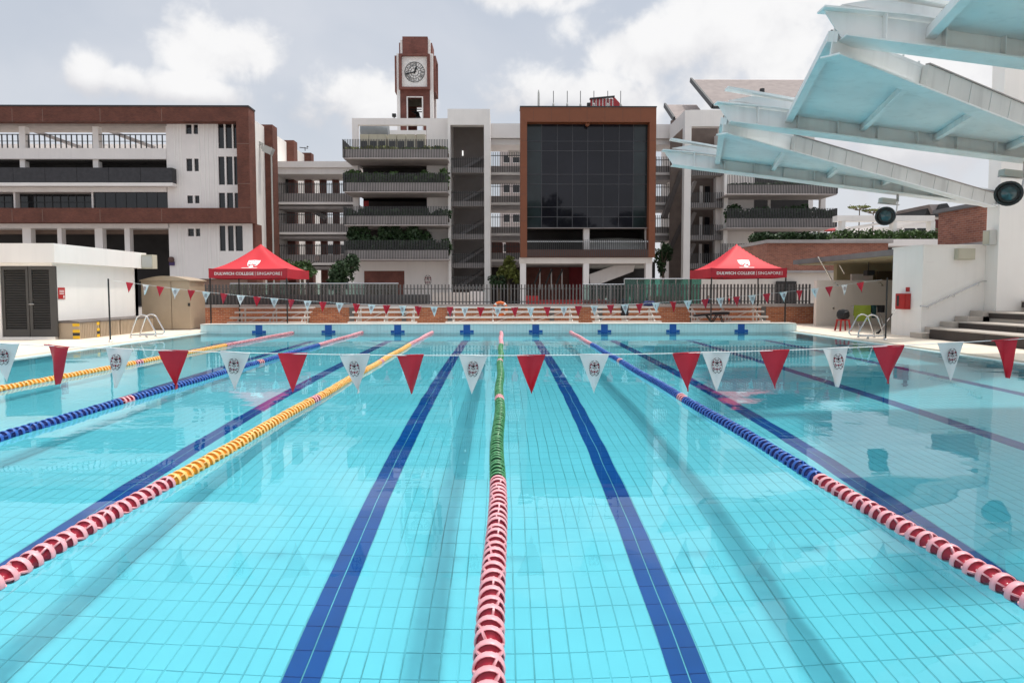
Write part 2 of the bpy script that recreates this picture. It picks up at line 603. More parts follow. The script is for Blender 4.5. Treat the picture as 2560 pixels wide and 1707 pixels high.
def bars(parent, x0, x1, z0, z1, y, pitch, w=0.07, d=0.05, m=None, name='railing_bars'):
    b = MB()
    n = max(2, int(abs(x1 - x0) / pitch))
    for i in range(n + 1):
        x = x0 + (x1 - x0) * i / n
        b.box(x - w / 2, x + w / 2, y, y + d, z0, z1)
    return b.build(name, m or bar_dark, parent, kind='stuff')


def foliage(name, parent, boxes, n, size, m, flat=0.5, **kw):
    """many small leaves spread through the given ellipsoids (cx,cy,cz,rx,ry,rz)"""
    b = MB()
    tot = sum(e[3] * e[4] * e[5] for e in boxes)
    for e in boxes:
        for _ in range(max(8, int(n * e[3] * e[4] * e[5] / tot))):
            while True:
                p = Vector((random.uniform(-1, 1), random.uniform(-1, 1), random.uniform(-1, 1)))
                if 0.25 < p.length < 1 + random.uniform(-.12, .14): break
            c = Vector((e[0] + p.x * e[3], e[1] + p.y * e[4], e[2] + p.z * e[5]))
            a = Vector((random.gauss(0, 1), random.gauss(0, 1), random.gauss(0, flat))).normalized()
            u = a.orthogonal().normalized()
            u = (Matrix.Rotation(random.uniform(0, 6.28), 3, a) @ u)
            L, W = size * random.uniform(.7, 1.5), size * random.uniform(.25, .5)
            k = len(b.v)
            b.v += [tuple(c - a * L * .5), tuple(c + u * W), tuple(c + a * L * .6 - Vector((0, 0, L * .15))), tuple(c - u * W)]
            b.f.append((k, k + 1, k + 2, k + 3)); b.m.append(0)
    return b.build(name, m, parent, **kw)


def text_mesh(txt, size, bold=0.0, spacing=1.0):
    cu = bpy.data.curves.new('lettering', 'FONT')
    cu.body = txt
    cu.size = size
    cu.offset = bold
    cu.space_character = spacing
    cu.extrude = 0.002
    cu.resolution_u = 2
    o = bpy.data.objects.new('lettering', cu)
    COL.objects.link(o)
    bpy.context.view_layer.update()
    dg = bpy.context.evaluated_depsgraph_get()
    me = bpy.data.meshes.new_from_object(o.evaluated_get(dg))
    bpy.data.objects.remove(o)
    bpy.data.curves.remove(cu)
    return me


def lettering(txt, x0, x1, y, z0, h, m, parent, bold=0.0):
    """lettering on a face that looks to the pool, fitted between x0 and x1"""
    me = text_mesh(txt, 1.0, bold)
    xs = [v.co.x for v in me.vertices]; ys = [v.co.y for v in me.vertices]
    a, b, c, d = min(xs), max(xs), min(ys), max(ys)
    for v in me.vertices:
        X = x0 + (v.co.x - a) / (b - a) * (x1 - x0)
        Z = z0 + (v.co.y - c) / (d - c) * h
        v.co = Vector((X, y - v.co.z, Z))
    me.materials.clear(); me.materials.append(m)
    return link('lettering', me, parent)


POOL_L, POOL_R, POOL_N, POOL_F = -10.85, 10.70, -0.2, 24.74
DECK = 0.05
FLOOR = -1.9


def receiver(o):
    o.cycles.is_caustics_receiver = True
    return o


# ================================================================== THE SETTING
# ground beyond the pool compound
one('ground', ground_m, None, -400, 400, -60, 600, -2.6, -2.5, kind='structure')
g = MB()
g.box(-400, 400, 30.35, 600, -0.05, 0.0)
g.build('school_ground', ground_m, None, kind='structure')
# pool deck round the basin
d = MB()
d.box(-40, POOL_L, -30, 30.35, -0.25, DECK)
d.box(POOL_R, 40, -30, 30.35, -0.25, DECK)
d.box(POOL_L, POOL_R, -30, POOL_N, -0.25, DECK)
d.box(POOL_L, POOL_R, POOL_F + .55, 30.35, -0.25, DECK)
d.build('pool_deck', deck_m, None, kind='structure')
# coping strip along both long edges
for x0, x1, nm in ((POOL_L, POOL_L + .22, 'left'), (POOL_R - .22, POOL_R, 'right')):
    cpn = link('pool_coping', None, None, kind='structure')
    y = POOL_N
    k = MB().box(x0, x1, 0, .992, -.30, .012).mesh('coping_stone', tile_wall)
    while y < POOL_F - .9:
        s_ = link('coping_stone', k, cpn); s_.location = (0, y, 0); y += 1.0
# pool basin: walls, tiled floor
bas = MB()
bas.box(POOL_L - .2, POOL_R + .2, POOL_N, POOL_F, FLOOR - .3, FLOOR, 0)
bas.box(POOL_L - .2, POOL_L + .002, POOL_N, POOL_F, FLOOR, -.26, 1)
bas.box(POOL_R - .002, POOL_R + .2, POOL_N, POOL_F, FLOOR, -.26, 1)
bas.box(POOL_L - .2, POOL_R + .2, POOL_N - .3, POOL_N, FLOOR - .3, .0, 1)
basin = receiver(bas.build('pool_floor', [grout_m, tile_blue], None, kind='structure'))
TW, TL, GAP = 0.12, 0.24, 0.007
LANES = [-8.75, -6.25, -3.75, -1.25, 1.25, 3.75, 6.25, 8.75]
LINE_COLS = {}
for lx in LANES:
    i0 = round(lx / TW)
    LINE_COLS[i0 - 1] = lx; LINE_COLS[i0] = lx
TZ = FLOOR + .008


def tile_v(x, y, dz=0.0):
    a, b, c, e = x + GAP / 2, x + TW - GAP / 2, y + GAP * .2, y + TL - GAP * .2
    bv = .003
    return [(a, c, FLOOR), (b, c, FLOOR), (b, e, FLOOR), (a, e, FLOOR), (a + bv, c + bv, TZ + dz), (b - bv, c + bv, TZ + dz), (b - bv, e - bv, TZ + dz), (a + bv, e - bv, TZ + dz)]


TF = ((4, 5, 6, 7), (0, 1, 5, 4), (1, 2, 6, 5), (2, 3, 7, 6), (3, 0, 4, 7))
one_tile = {}
for nm, m_ in (('light', tile_blue), ('navy', tile_navy)):
    b_ = MB(); b_.v = tile_v(0, 0); b_.f = list(TF); b_.m = [0] * 5
    one_tile[nm] = b_.mesh('tile', m_)
rest = MB()
ni0, ni1 = math.ceil(POOL_L / TW), math.floor(POOL_R / TW)
near_tiles = 0
for j in range(0, int((POOL_F - POOL_N) / TL)):
    y = POOL_N + j * TL
    for i in range(ni0, ni1):
        navy = (i in LINE_COLS and 2.0 < y < POOL_F - 2.0) or (abs(y - (POOL_F - 2.1)) < TL / 2 and any(abs(i * TW + TW / 2 - lx) < .52 for lx in LANES))
        if 4.0 < y < 5.45 and -24 <= i < 24 and near_tiles < 300:
            near_tiles += 1
            o = receiver(link('tile', one_tile['navy' if navy else 'light'], basin)); o.location = (i * TW, y, random.uniform(-.001, .001))
        else:
            n = len(rest.v)
            rest.v += tile_v(i * TW, y, random.uniform(-.0012, .0012))
            rest.f += [tuple(n + k for k in f) for f in TF]
            rest.m += [1 if navy else 0] * 5
receiver(link('floor_tiling', rest.mesh('floor_tiling', [tile_blue, tile_navy]), basin, kind='stuff'))

# water sheet: clear refraction below, rippled mirror above
wm = bpy.data.materials.new('pool_water')
wm.use_nodes = True
t = wm.node_tree
t.nodes.clear()
out = t.nodes.new('ShaderNodeOutputMaterial')
mx = t.nodes.new('ShaderNodeMixShader')
fr = t.nodes.new('ShaderNodeFresnel'); fr.inputs[0].default_value = 1.333
rf = t.nodes.new('ShaderNodeBsdfRefraction'); rf.inputs['IOR'].default_value = 1.333; rf.inputs['Roughness'].default_value = 0.0
rf.inputs['Color'].default_value = (0.53, 0.935, 0.985, 1)
gl = t.nodes.new('ShaderNodeBsdfAnisotropic'); gl.inputs['Roughness'].default_value = 0.0
geo = t.nodes.new('ShaderNodeNewGeometry')
mp = t.nodes.new('ShaderNodeMapping'); mp.inputs['Scale'].default_value = (0.8, 1.25, 1)
t.links.new(geo.outputs['Position'], mp.inputs[0])
n1 = t.nodes.new('ShaderNodeTexNoise'); n1.inputs['Scale'].default_value = 3.2; n1.inputs['Detail'].default_value = 2.5
n2 = t.nodes.new('ShaderNodeTexNoise'); n2.inputs['Scale'].default_value = 0.35; n2.inputs['Detail'].default_value = 2
t.links.new(mp.outputs[0], n1.inputs['Vector'])
t.links.new(geo.outputs['Position'], n2.inputs['Vector'])
rr = t.nodes.new('ShaderNodeMapRange'); rr.inputs[1].default_value = .40; rr.inputs[2].default_value = .66; rr.inputs[3].default_value = .10; rr.inputs[4].default_value = 1.0
t.links.new(n2.outputs[0], rr.inputs[0])
hm = t.nodes.new('ShaderNodeMath'); hm.operation = 'MULTIPLY'
t.links.new(n1.outputs[0], hm.inputs[0]); t.links.new(rr.outputs[0], hm.inputs[1])
bp = t.nodes.new('ShaderNodeBump'); bp.inputs['Strength'].default_value = 0.20; bp.inputs['Distance'].default_value = 0.012
t.links.new(hm.outputs[0], bp.inputs['Height'])
t.links.new(bp.outputs[0], gl.inputs['Normal'])
t.links.new(fr.outputs[0], mx.inputs[0]); t.links.new(rf.outputs[0], mx.inputs[1]); t.links.new(gl.outputs[0], mx.inputs[2])
t.links.new(mx.outputs[0], out.inputs[0])
wme = bpy.data.meshes.new('water')
WNX, WNY = 216, 250
rw_ = random.Random(11)
WAVES = []
for k in range(22):
    lam = rw_.uniform(.28, 1.6)
    an = rw_.gauss(math.pi / 2, .75)
    WAVES.append((2 * math.pi / lam * math.cos(an), 2 * math.pi / lam * math.sin(an), rw_.uniform(0, 6.28), .00018 * lam ** 1.15))
wv_, wf_ = [], []
for j_ in range(WNY + 1):
    yy = POOL_N + (POOL_F - POOL_N) * j_ / WNY
    for i_ in range(WNX + 1):
        xx = POOL_L + .001 + (POOL_R - POOL_L - .002) * i_ / WNX
        wv_.append((xx, yy, sum(a_ * math.sin(kx * xx + ky * yy + ph) for kx, ky, ph, a_ in WAVES)))
for j_ in range(WNY):
    for i_ in range(WNX):
        a_ = j_ * (WNX + 1) + i_
        wf_.append((a_, a_ + 1, a_ + WNX + 2, a_ + WNX + 1))
wme.from_pydata(wv_, [], wf_)
wme.materials.append(wm)
wme.shade_smooth()
wo = link('water', wme, None, kind='structure')
wo.cycles.is_caustics_caster = True

# ================================================================== POOL: END WALL, LANE ROPES, BUNTING
EW = thing('pool_end_wall', 'raised pale tiled wall with blue crosses at the far end of the pool', 'pool wall')
receiver(one('wall_core', grout_wall, EW, POOL_L, 10.78, POOL_F + .012, POOL_F + .55, FLOOR, .292))
wt = MB()
for r_, (z0, z1) in enumerate(((.052, .288), (-.19, .046), (-.43, -.196))):
    x = POOL_L
    while x < 10.75:
        wt.box(x + .004, min(x + .116, 10.78), POOL_F, POOL_F + .02, z0, z1); x += .12
receiver(wt.build('wall_tiling', tile_wall, EW, kind='stuff'))
x = POOL_L
slab = MB().box(0, .595, POOL_F - .02, POOL_F + .57, .292, .325).mesh('top_slab', coping_m)
while x < 10.6:
    o = link('top_slab', slab, EW); o.location.x = x; x += .60
for lx in LANES:
    b = MB()
    b.box(lx - .125, lx + .125, POOL_F - .006, POOL_F - .001, -.9, .289)
    b.box(lx - .25, lx - .128, POOL_F - .006, POOL_F - .001, .0, .085)
    b.box(lx + .128, lx + .25, POOL_F - .006, POOL_F - .001, .0, .085)
    receiver(b.build('target_cross', tile_navy, EW))

# float disc: broad pale rim, deep core, hub and spokes
FLM = {}
for cname, ms in FLOAT.items():
    b = MB()
    R0 = .065
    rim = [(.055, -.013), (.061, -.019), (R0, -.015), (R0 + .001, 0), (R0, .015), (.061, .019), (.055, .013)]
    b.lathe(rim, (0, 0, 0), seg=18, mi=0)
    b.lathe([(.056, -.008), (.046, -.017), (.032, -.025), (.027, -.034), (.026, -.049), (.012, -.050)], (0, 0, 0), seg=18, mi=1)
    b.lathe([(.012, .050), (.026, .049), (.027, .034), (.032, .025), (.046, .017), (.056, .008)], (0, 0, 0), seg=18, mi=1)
    for k in range(3):
        a = k * 2.094 + .4
        c_, s_n = math.cos(a), math.sin(a)
        for s_ in (-1, 1):
            tn = Vector((-s_n, 0, c_)) * .0045
            prof = [(.024, .016), (.061, .008), (.062, .026), (.052, .038), (.030, .047), (.024, .048)]
            b.prism([Vector((c_ * r_, s_ * y_, s_n * r_)) - tn for r_, y_ in prof], tn * 2, 0)
    me = b.mesh('float_disc', list(ms))
    bm = bmesh.new(); bm.from_mesh(me)
    bmesh.ops.recalc_face_normals(bm, faces=bm.faces[:])
    for e in bm.edges:
        if len(e.link_faces) == 2 and e.calc_face_angle(0) > R_(50): e.smooth = False
    for f in bm.faces: f.smooth = True
    bm.to_mesh(me); bm.free()
    FLM[cname] = me
ROPES = [(-7.5, 'orange', 'leftmost lane rope of orange floats with red ends near the white pump house'),
         (-5.0, 'blue', 'blue lane rope with red ends floating left of the orange and green ropes'),
         (-2.5, 'orange', 'orange lane rope running from red floats at lower left to pool middle'),
         (0.0, 'green', 'green lane rope with red floats running straight up the pool middle'),
         (2.5, 'blue', 'rightmost lane rope of blue floats with red floats at lower right')]
for rx, cn, lb in ROPES:
    rp = thing('lane_rope', lb, 'lane rope', 'lane ropes floating in the pool')
    MB().tube([(rx, POOL_N + .05, .012), (rx, POOL_F - .02, .012)], .006, 6).build('cable', steel, rp, smooth=True)
    y, k = 0.3, 0
    while y < POOL_F - .12:
        c = cn
        if y < 5.2 or y > 18.7: c = 'red'
        elif abs(y - 9.2) < .16 or abs(y - 14.2) < .16: c = 'red'
        o = link('float_disc', FLM[c], rp)
        o.location = (rx + .012 * math.sin(y * 1.7 + rx), y, .012 + random.uniform(-.004, .004))
        o.rotation_euler = (random.uniform(-.05, .05), random.uniform(0, 6.28), random.uniform(-.07, .07) + math.pi * (k % 2))
        y += .0985; k += 1
    MB().lathe([(0, -.05), (.028, -.05), (.028, .05), (0, .05)], (rx, POOL_F - .07, .015), seg=10).build('end_tensioner', black_metal, rp, smooth=True)


def crest_mesh(name, s=1.0, seed=3):
    """a small coat of arms: helm, supporters, shield and scroll drawn in little flat patches (unit: metres, in XZ)"""
    rnd = random.Random(seed)
    b = MB()

    def blob(cx, cz, w, h, a, mi):
        n = len(b.v)
        for k in range(6):
            t_ = k / 6 * 2 * math.pi
            u, v = w * math.cos(t_), h * math.sin(t_)
            b.v.append(((cx + u * math.cos(a) - v * math.sin(a)) * s, 0, (cz + u * math.sin(a) + v * math.cos(a)) * s))
        b.f.append(tuple(range(n, n + 6))); b.m.append(mi)
    for sx in (-1, 1):
        for k in range(11):                      # mantling and scroll round the rim
            t_ = -1.4 + 2.8 * k / 10
            blob(sx * .043 * math.cos(t_ * .9), .062 * math.sin(t_), .0085, .0028, t_ + sx * 1.2, 1)
        for cx, cz, w, h, a, mi in ((.030, .030, .008, .013, .5, 0), (.034, .006, .006, .010, -.3, 0), (.026, -.022, .011, .005, .7, 0),
                                    (.030, -.042, .009, .004, -.5, 1), (.014, .026, .005, .009, .2, 0), (.012, .046, .007, .004, .8, 1),
                                    (.016, -.032, .004, .010, .6, 0), (.012, .004, .008, .004, .4, 1)):
            blob(sx * cx, cz, w, h, sx * a, mi)
    for cx, cz, w, h, mi in ((0, .022, .010, .014, 1), (0, .045, .005, .007, 0), (0, -.003, .006, .005, 0), (0, -.030, .009, .011, 0), (0, -.050, .004, .007, 1)):
        blob(cx, cz, w, h, 0, mi)
    for _ in range(22):
        t_ = rnd.uniform(0, 6.28); r_ = rnd.uniform(.2, 1)
        blob(.040 * r_ * math.cos(t_), .058 * r_ * math.sin(t_), rnd.uniform(.002, .005), rnd.uniform(.0015, .003), rnd.uniform(0, 3), rnd.choice((0, 1)))
    return b.mesh(name, [print_maroon, print_black])


CREST = crest_mesh('crest')


def flag_mesh(w, h, m, bulge):
    b = MB()
    N, K = 5, 8
    for side in (0, 1):
        n = len(b.v)
        for j in range(K + 1):
            v = j / K
            for i in range(N + 1):
                u = i / N - .5
                x = u * w * (1 - v) + .0
                y = bulge * .03 * math.sin(v * 2.6 + u * 4) + bulge * .018 * math.cos(u * 6) * (1 - v) + (.0012 if side else -.0012)
                b.v.append((x, y, -h * v))
        for j in range(K):
            for i in range(N):
                f = (n + j * (N + 1) + i, n + j * (N + 1) + i + 1, n + (j + 1) * (N + 1) + i + 1, n + (j + 1) * (N + 1) + i)
                b.f.append(f if side else f[::-1]); b.m.append(0)
    b.tube([(-w / 2, 0, .002), (w / 2, 0, .002)], .005, 6)
    me = b.mesh('flag', m)
    for p in me.polygons: p.use_smooth = True
    return me


def bunting(name, label, Y, sag, c, half, flags, w, h, cs):
    bt = thing(name, label, 'bunting')
    MB().tube([(x / 4, Y, sag + c * (x / 4) ** 2) for x in range(int(-half * 4), int(half * 4) + 1)], .0035, 5).build('cord', cord_m, bt)
    meshes = {}
    for k, b_ in enumerate((.8, -.6, .4, 1.0, -.9, .1)):
        meshes['r', k] = flag_mesh(w * .97, h, flag_red, b_)
        meshes['w', k] = flag_mesh(w, h, flag_white, b_)
    cr = CREST.copy()
    cr.transform(Matrix.Scale(cs, 4))
    for x, col in flags:
        k = random.randrange(6)
        f = link('flag', meshes[col, k], bt)
        f.location = (x, Y, sag + c * x * x)
        f.rotation_euler = (random.uniform(-.08, .12), math.atan(2 * c * x) * -1 + random.uniform(-.05, .05), random.uniform(-.2, .2))
        if col == 'w':
            e = link('crest', cr, f); e.location = (0, (-.020, -.012, -.012, -.036, -.010, -.006)[k] - .014, -h * .34)
    return bt


YN = 5.69
nf = []
for i, vx in enumerate((8, 130, 272, 400, 540, 672, 817, 941, 1087, 1220, 1365, 1578, 1645, 1780, 1917, 2042, 2183, 2308)):
    nf.append((at('V', vx, 800, YN).x, 'w' if i % 2 == 0 else 'r'))
for k in range(1, 8):
    nf.append((nf[0][0] - .5 * k, 'r' if k % 2 else 'w'))
    nf.append((nf[17][0] + .5 * k, 'w' if k % 2 else 'r'))
bunting('flag_bunting', 'near line of large red and white triangular flags hanging across the pool', YN, .935, .0066, 11.2, nf, .245, .325, 1.0)
YF = 19.6
ff = []
x, k = -10.55, 1
while x < 10.4:
    ff.append((x, 'r' if k % 2 else 'w')); x += .452 + random.uniform(-.04, .04); k += 1
bunting('flag_bunting', 'far line of small red and white triangular flags between the two dark poles', YF, 1.02, .0065, 11.1, ff, .215, .29, .85)
for px_, yy, zt, lb in ((-11.15, YF, 1.86, 'thin dark flag pole on the left deck before the white pump house'),
                        (11.15, YF, 1.86, 'thin dark flag pole on the right deck near the towel rack'),
                        (-11.25, YN, 1.9, 'thin dark pole holding the left end of the near flag line'),
                        (11.25, YN, 1.9, 'thin dark pole holding the right end of the near flag line')):
    p_ = thing('flag_pole', lb, 'pole', 'poles holding the flag lines')
    MB().tube([(px_, yy, DECK), (px_, yy, zt)], .022, 10).build('pole', black_metal, p_, smooth=True)
    MB().lathe([(0, 0), (.05, 0), (.05, .03), (.022, .06)], (px_, yy, DECK), 'Z', 12).build('socket', steel, p_, smooth=True)


# ladders: two closed stainless hand loops each
def ladder(x_edge, y, sgn, label):
    L = thing('pool_ladder', label, 'pool ladder', 'pool ladders')
    for dy in (0, .55):
        pts = []
        raw = [(.42, .0), (.42, .12), (.22, .82), (.14, .95), (.02, 1.0), (-.10, .94), (-.17, .82), (-.38, .30), (-.40, .22), (-.36, .15), (-.26, .12), (.42, .115)]
        P = [Vector((x_edge - sgn * a * .95, y + dy, DECK + b_ * .72)) for a, b_ in raw]
        for i in range(len(P) - 1):
            p0, p1, p2, p3 = P[max(i - 1, 0)], P[i], P[i + 1], P[min(i + 2, len(P) - 1)]
            for s_ in range(5):
                u = s_ / 5
                if i == 0 or i == len(P) - 2 or i == 6:
                    pts.append(p1.lerp(p2, u))
                else:
                    pts.append(.5 * ((2 * p1) + (-p0 + p2) * u + (2 * p0 - 5 * p1 + 4 * p2 - p3) * u * u + (-p0 + 3 * p1 - 3 * p2 + p3) * u ** 3))
        pts.append(P[-1])
        MB().tube(pts, .021, 8).build('hand_rail', steel, L, smooth=True)
        for fx in (-.1, .4):
            MB().lathe([(0, 0), (.04, 0), (.04, .02), (.02, .025), (.02, .09)], (x_edge - sgn * fx, y + dy, DECK), 'Z', 10).build('foot', steel, L, smooth=True)
    for k in range(3):
        MB().tube([(x_edge + sgn * .12, y, -.25 - .28 * k), (x_edge + sgn * .12, y + .55, -.25 - .28 * k)], .02, 8).build('rung', steel, L, smooth=True)
    for dy in (0, .55):
        MB().tube([(x_edge + sgn * .12, y + dy, -1.0), (x_edge + sgn * .12, y + dy, .02), (x_edge + sgn * .05, y + dy, .14)], .02, 8).build('stile', steel, L, smooth=True)


ladder(POOL_L - .35, 21.5, 1, 'stainless steel pool ladder loops on the left deck beside beige boxes')
ladder(POOL_R + .35, 20.2, -1, 'stainless steel pool ladder loops on the right deck by the red stool')

# ================================================================== LEFT DECK: PUMP HOUSE, BOXES, CABINET
PX, PY0, PY1, PZ = -13.5, 20.8, 25.6, 2.36
PH = thing('pump_house', 'low white pump house with dark louvred doors on the left deck', 'building')
hx0, hx1 = at('E', 5, 900, PY0).x, at('E', 575, 900, PY0).x
w_ = MB()
w_.holes((-22, PX, DECK, PZ), [(hx0, hx1, DECK + .08, 2.27)], PY0, PY0 + .2)
w_.box(PX - .2, PX, PY0 + .2, PY1, DECK, PZ)
w_.box(-22, PX, PY1 - .2, PY1, DECK, PZ)
w_.build('wall', white_clean, PH)
rf_ = MB()
rf_.box(-22, PX + .22, PY0 - .22, PY1 + .25, PZ, 2.93)
rf_.build('roof_fascia', white_wall, PH)
dw = (hx1 - hx0) / 2
for k in range(2):
    x0 = hx0 + dw * k
    fr_ = MB().holes((x0 + .01, x0 + dw - .01, DECK + .08, 2.26), [(x0 + .10, x0 + dw - (.20 if k else .08), DECK + .30, 2.16)], PY0 + .03, PY0 + .10)
    dr = fr_.build('door', louvre_m, PH)
    sl = MB().bar((x0 + .10, 0, 0), (x0 + dw - (.20 if k else .08), 0, 0), .085, .012, up=(0, -.7, .7)).mesh('slat', louvre_m)
    n = 25
    for i in range(n):
        o = link('slat', sl, dr); o.location = (0, PY0 + .07, DECK + .33 + i * (1.80 / (n - 1)))
    one('backing', room_shade, dr, x0 + .09, x0 + dw - .07, PY0 + .13, PY0 + .15, DECK + .29, 2.17)
    if k:
        hd = MB().tube([(x0 + .04, PY0 + .02, 1.12), (x0 + .04, PY0 - .04, 1.12), (x0 + .20, PY0 - .04, 1.12)], .012, 8)
        hd.build('handle', steel, dr, smooth=True)
sg = thing('notice_sign', 'small red notice sign on the white pump house side wall', 'sign')
b = MB().box(PX + .004, PX + .016, 21.02, 21.34, 1.27, 1.62); b.build('plate', red_paint, sg)
b = MB()
for k in range(3): b.box(PX + .016, PX + .019, 21.07, 21.29, 1.52 - k * .05, 1.54 - k * .05)
b.box(PX + .016, PX + .019, 21.25, 21.30, 1.30, 1.38)
b.build('print', print_white, sg)
fl = thing('wall_lamp', 'beige box lamp fixed at the far end of the pump house roof', 'lamp')
one('housing', box_beige, fl, PX + .22, PX + .62, PY1 - .1, PY1 + .25, 2.35, 2.86)
one('glass', box_grey, fl, PX + .24, PX + .60, PY1 - .12, PY1 - .1, 2.40, 2.80)

# deck boxes along the pump house
for (y0, y1, lb, tape) in ((20.92, 21.98, 'nearest beige storage box beside the pump house with striped tape on its corners', True),
                           (22.02, 23.14, 'middle beige ribbed storage box in the row beside the pump house', False),
                           (23.18, 25.35, 'longest beige ribbed storage box at the far end of the row', False)):
    bx = thing('storage_box', lb, 'storage box', 'beige storage boxes beside the pump house')
    x0, x1, h = PX + .03, PX + .66, .56
    one('body', beige_plastic, bx, x0, x1, y0 + .02, y1 - .02, DECK, DECK + h - .07)
    lid = MB()
    lid.prism([(x0 - .01, y0, DECK + h - .07), (x1 + .02, y0, DECK + h - .07), (x1 + .02, y0, DECK + h - .035), ((x0 + x1) / 2, y0, DECK + h + .02), (x0 - .01, y0, DECK + h)], (0, y1 - y0, 0))
    lid.build('lid', beige_dark, bx)
    rib = MB().box(x1, x1 + .015, 0, .035, DECK + .04, DECK + h - .10).mesh('rib', beige_plastic)
    y = y0 + .09
    while y < y1 - .1:
        o = link('rib', rib, bx); o.location.y = y; y += .085
    if tape:
        for k in (0, 1, 2, 4):
            m_ = black_metal if k == 1 else yellow_m
            one('tape_band', m_, bx, x1 - .20, x1 + .005, y0 + .012, y0 + .03, DECK + .01 + k * .095, DECK + .10 + k * .095)
            one('tape_band', m_, bx, x1 + .004, x1 + .022, y1 - .17, y1 - .03, DECK + .01 + k * .095, DECK + .10 + k * .095)

# tall moulded cabinet
cb = thing('storage_cabinet', 'tall beige plastic cabinet with arched roof beyond the storage boxes', 'cabinet')
cx0, cx1, cy0, cy1, cz = at('E', 1460, 900, 26.0).x, at('E', 1955, 900, 26.0).x, 26.0, 27.4, 1.90
xs_ = cx0 + (cx1 - cx0) * .62
one('body', beige_plastic, cb, cx0 + .03, cx1 - .03, cy0 + .04, cy1, DECK, cz)
one('front_panel', beige_plastic, cb, cx0, xs_ - .012, cy0, cy0 + .06, DECK + .03, cz - .01)
one('door', beige_plastic, cb, xs_ + .012, cx1, cy0, cy0 + .06, DECK + .03, cz - .01)
pl = [(cx0 - .03, cy0 - .06, cz)] + [(cx0 - .03 + (cx1 - cx0 + .06) * i / 12, cy0 - .06, cz + .03 + .16 * math.sin(math.pi * i / 12)) for i in range(13)] + [(cx1 + .03, cy0 - .06, cz)]
MB().prism(pl, (0, 1.52, 0)).build('arched_roof', beige_plastic, cb)
one('latch', black_metal, cb, cx1 - .06, cx1 + .02, cy0 - .03, cy0, .95, 1.07)
one('base_trim', beige_dark, cb, cx0 - .01, cx1 + .01, cy0 - .012, cy1, DECK, DECK + .03)

# ================================================================== FAR DECK: BRICK WALL, FENCE, BLEACHERS, TENTS
WY = 30.0
BW = thing('brick_wall', 'low orange brick wall with grey coping behind the far end of the pool', 'wall')
bx0, bx1 = at('F', 60, 1200, WY).x, at('I', 1925, 1200, WY).x
one('brickwork', brick_pool, BW, bx0, bx1, WY, WY + .3, DECK, .80)
one('coping', grey_conc, BW, bx0 - .05, bx1 + .05, WY - .06, WY + .36, .80, .93)
for px_ in (880, 1010, 1125, 1380, 1500, 1908):
    xx = at(None, px_, 790, WY).x
    one('pier', fence_grey, BW, xx - .10, xx + .10, WY - .07, WY - .002, DECK, .80)
one('end_post', fence_grey, BW, bx0 - .75, bx0 - .03, WY, WY + .3, DECK, 1.80)
one('end_post', fence_grey, BW, bx1 + .01, bx1 + .28, WY - .1, WY + .4, DECK, .95)

FN = thing('slat_fence', 'grey vertical slat fence standing on top of the low brick wall', 'fence')
sm = MB().box(-.026, .026, WY + .06, WY + .15, .93, 1.80).mesh('slat', fence_grey)
x = bx0 - .7
k = 0
while x < bx1 - .1:
    o = link('slat', sm, FN); o.location.x = x; o.rotation_euler.z = 0
    x += .152; k += 1
one('rail', fence_grey, FN, bx0 - .7, bx1 - .1, WY + .152, WY + .18, 1.02, 1.06)
one('rail', fence_grey, FN, bx0 - .7, bx1 - .1, WY + .152, WY + .18, 1.60, 1.63)
# solid boards standing behind the left half of the fence
SB = thing('board_screen', 'solid grey board screen behind the left half of the slat fence', 'screen')
sx0, sx1 = bx0 - .7, at('G', 1165, 1000, WY + 1).x
bmesh_ = MB().box(0, .145, WY + .9, WY + .95, 0, 1.36).mesh('board', fence_grey)
x = sx0
while x < sx1 - .1:
    o = link('board', bmesh_, SB); o.location.x = x; o.location.y = random.uniform(-.008, .008); x += .152
cw = thing('garden_wall', 'low cream wall seen through the fence before the white stair tower', 'wall')
rbo('wall', cream_wall, cw, 'G', 1168, 935, 1625, 1120, 33.0, .3)
rbo('wall', white_wall, cw, 'G', 1630, 920, 1815, 1120, 33.2, .3)


def glass_rail(label, zone, x0, y0, x1, y1, Y, n, m):
    G = thing('glass_balustrade', label, 'balustrade')
    r = rc(zone, x0, y0, x1, y1, Y)
    MB().tube([(r[0], Y, r[3]), (r[1], Y, r[3])], .03, 8).build('hand_rail', steel, G, smooth=True)
    w = (r[1] - r[0]) / n
    for i in range(n):
        one('pane', m, G, r[0] + i * w + .02, r[0] + (i + 1) * w - .02, Y - .008, Y + .008, 0.0, r[3] - .02)
        MB().tube([(r[0] + i * w, Y + .04, 0), (r[0] + i * w, Y + .04, r[3])], .02, 6).build('post', steel, G)
    return G


glass_rail('clear glass balustrade with thin top rail behind the left half of the fence', 'F', 500, 778, 2700, 1100, 34.0, 9, clear_glass)
glass_rail('dark green glass balustrade behind the fence beside the red tent at right', 'H', 1475, 770, 2420, 1100, 34.0, 6, green_glass)
glass_rail('low clear glass balustrade below the curved white ramp', 'H', 965, 838, 1470, 1100, 34.4, 3, clear_glass)
rw = thing('red_barrier', 'low red padded barrier seen through the fence below the glass building', 'barrier')
for (a, b_, y0) in ((270, 420, 978), (425, 1100, 1030), (1105, 1370, 1040)):
    rbo('pad', red_paint, rw, 'H', a, y0, b_, 1120, 38.0, .25)
for (a, b_) in ((1800, 1960), (1970, 2200)):
    rbo('pad', red_paint, rw, 'H', a, 980, b_, 1120, 38.0, .25)


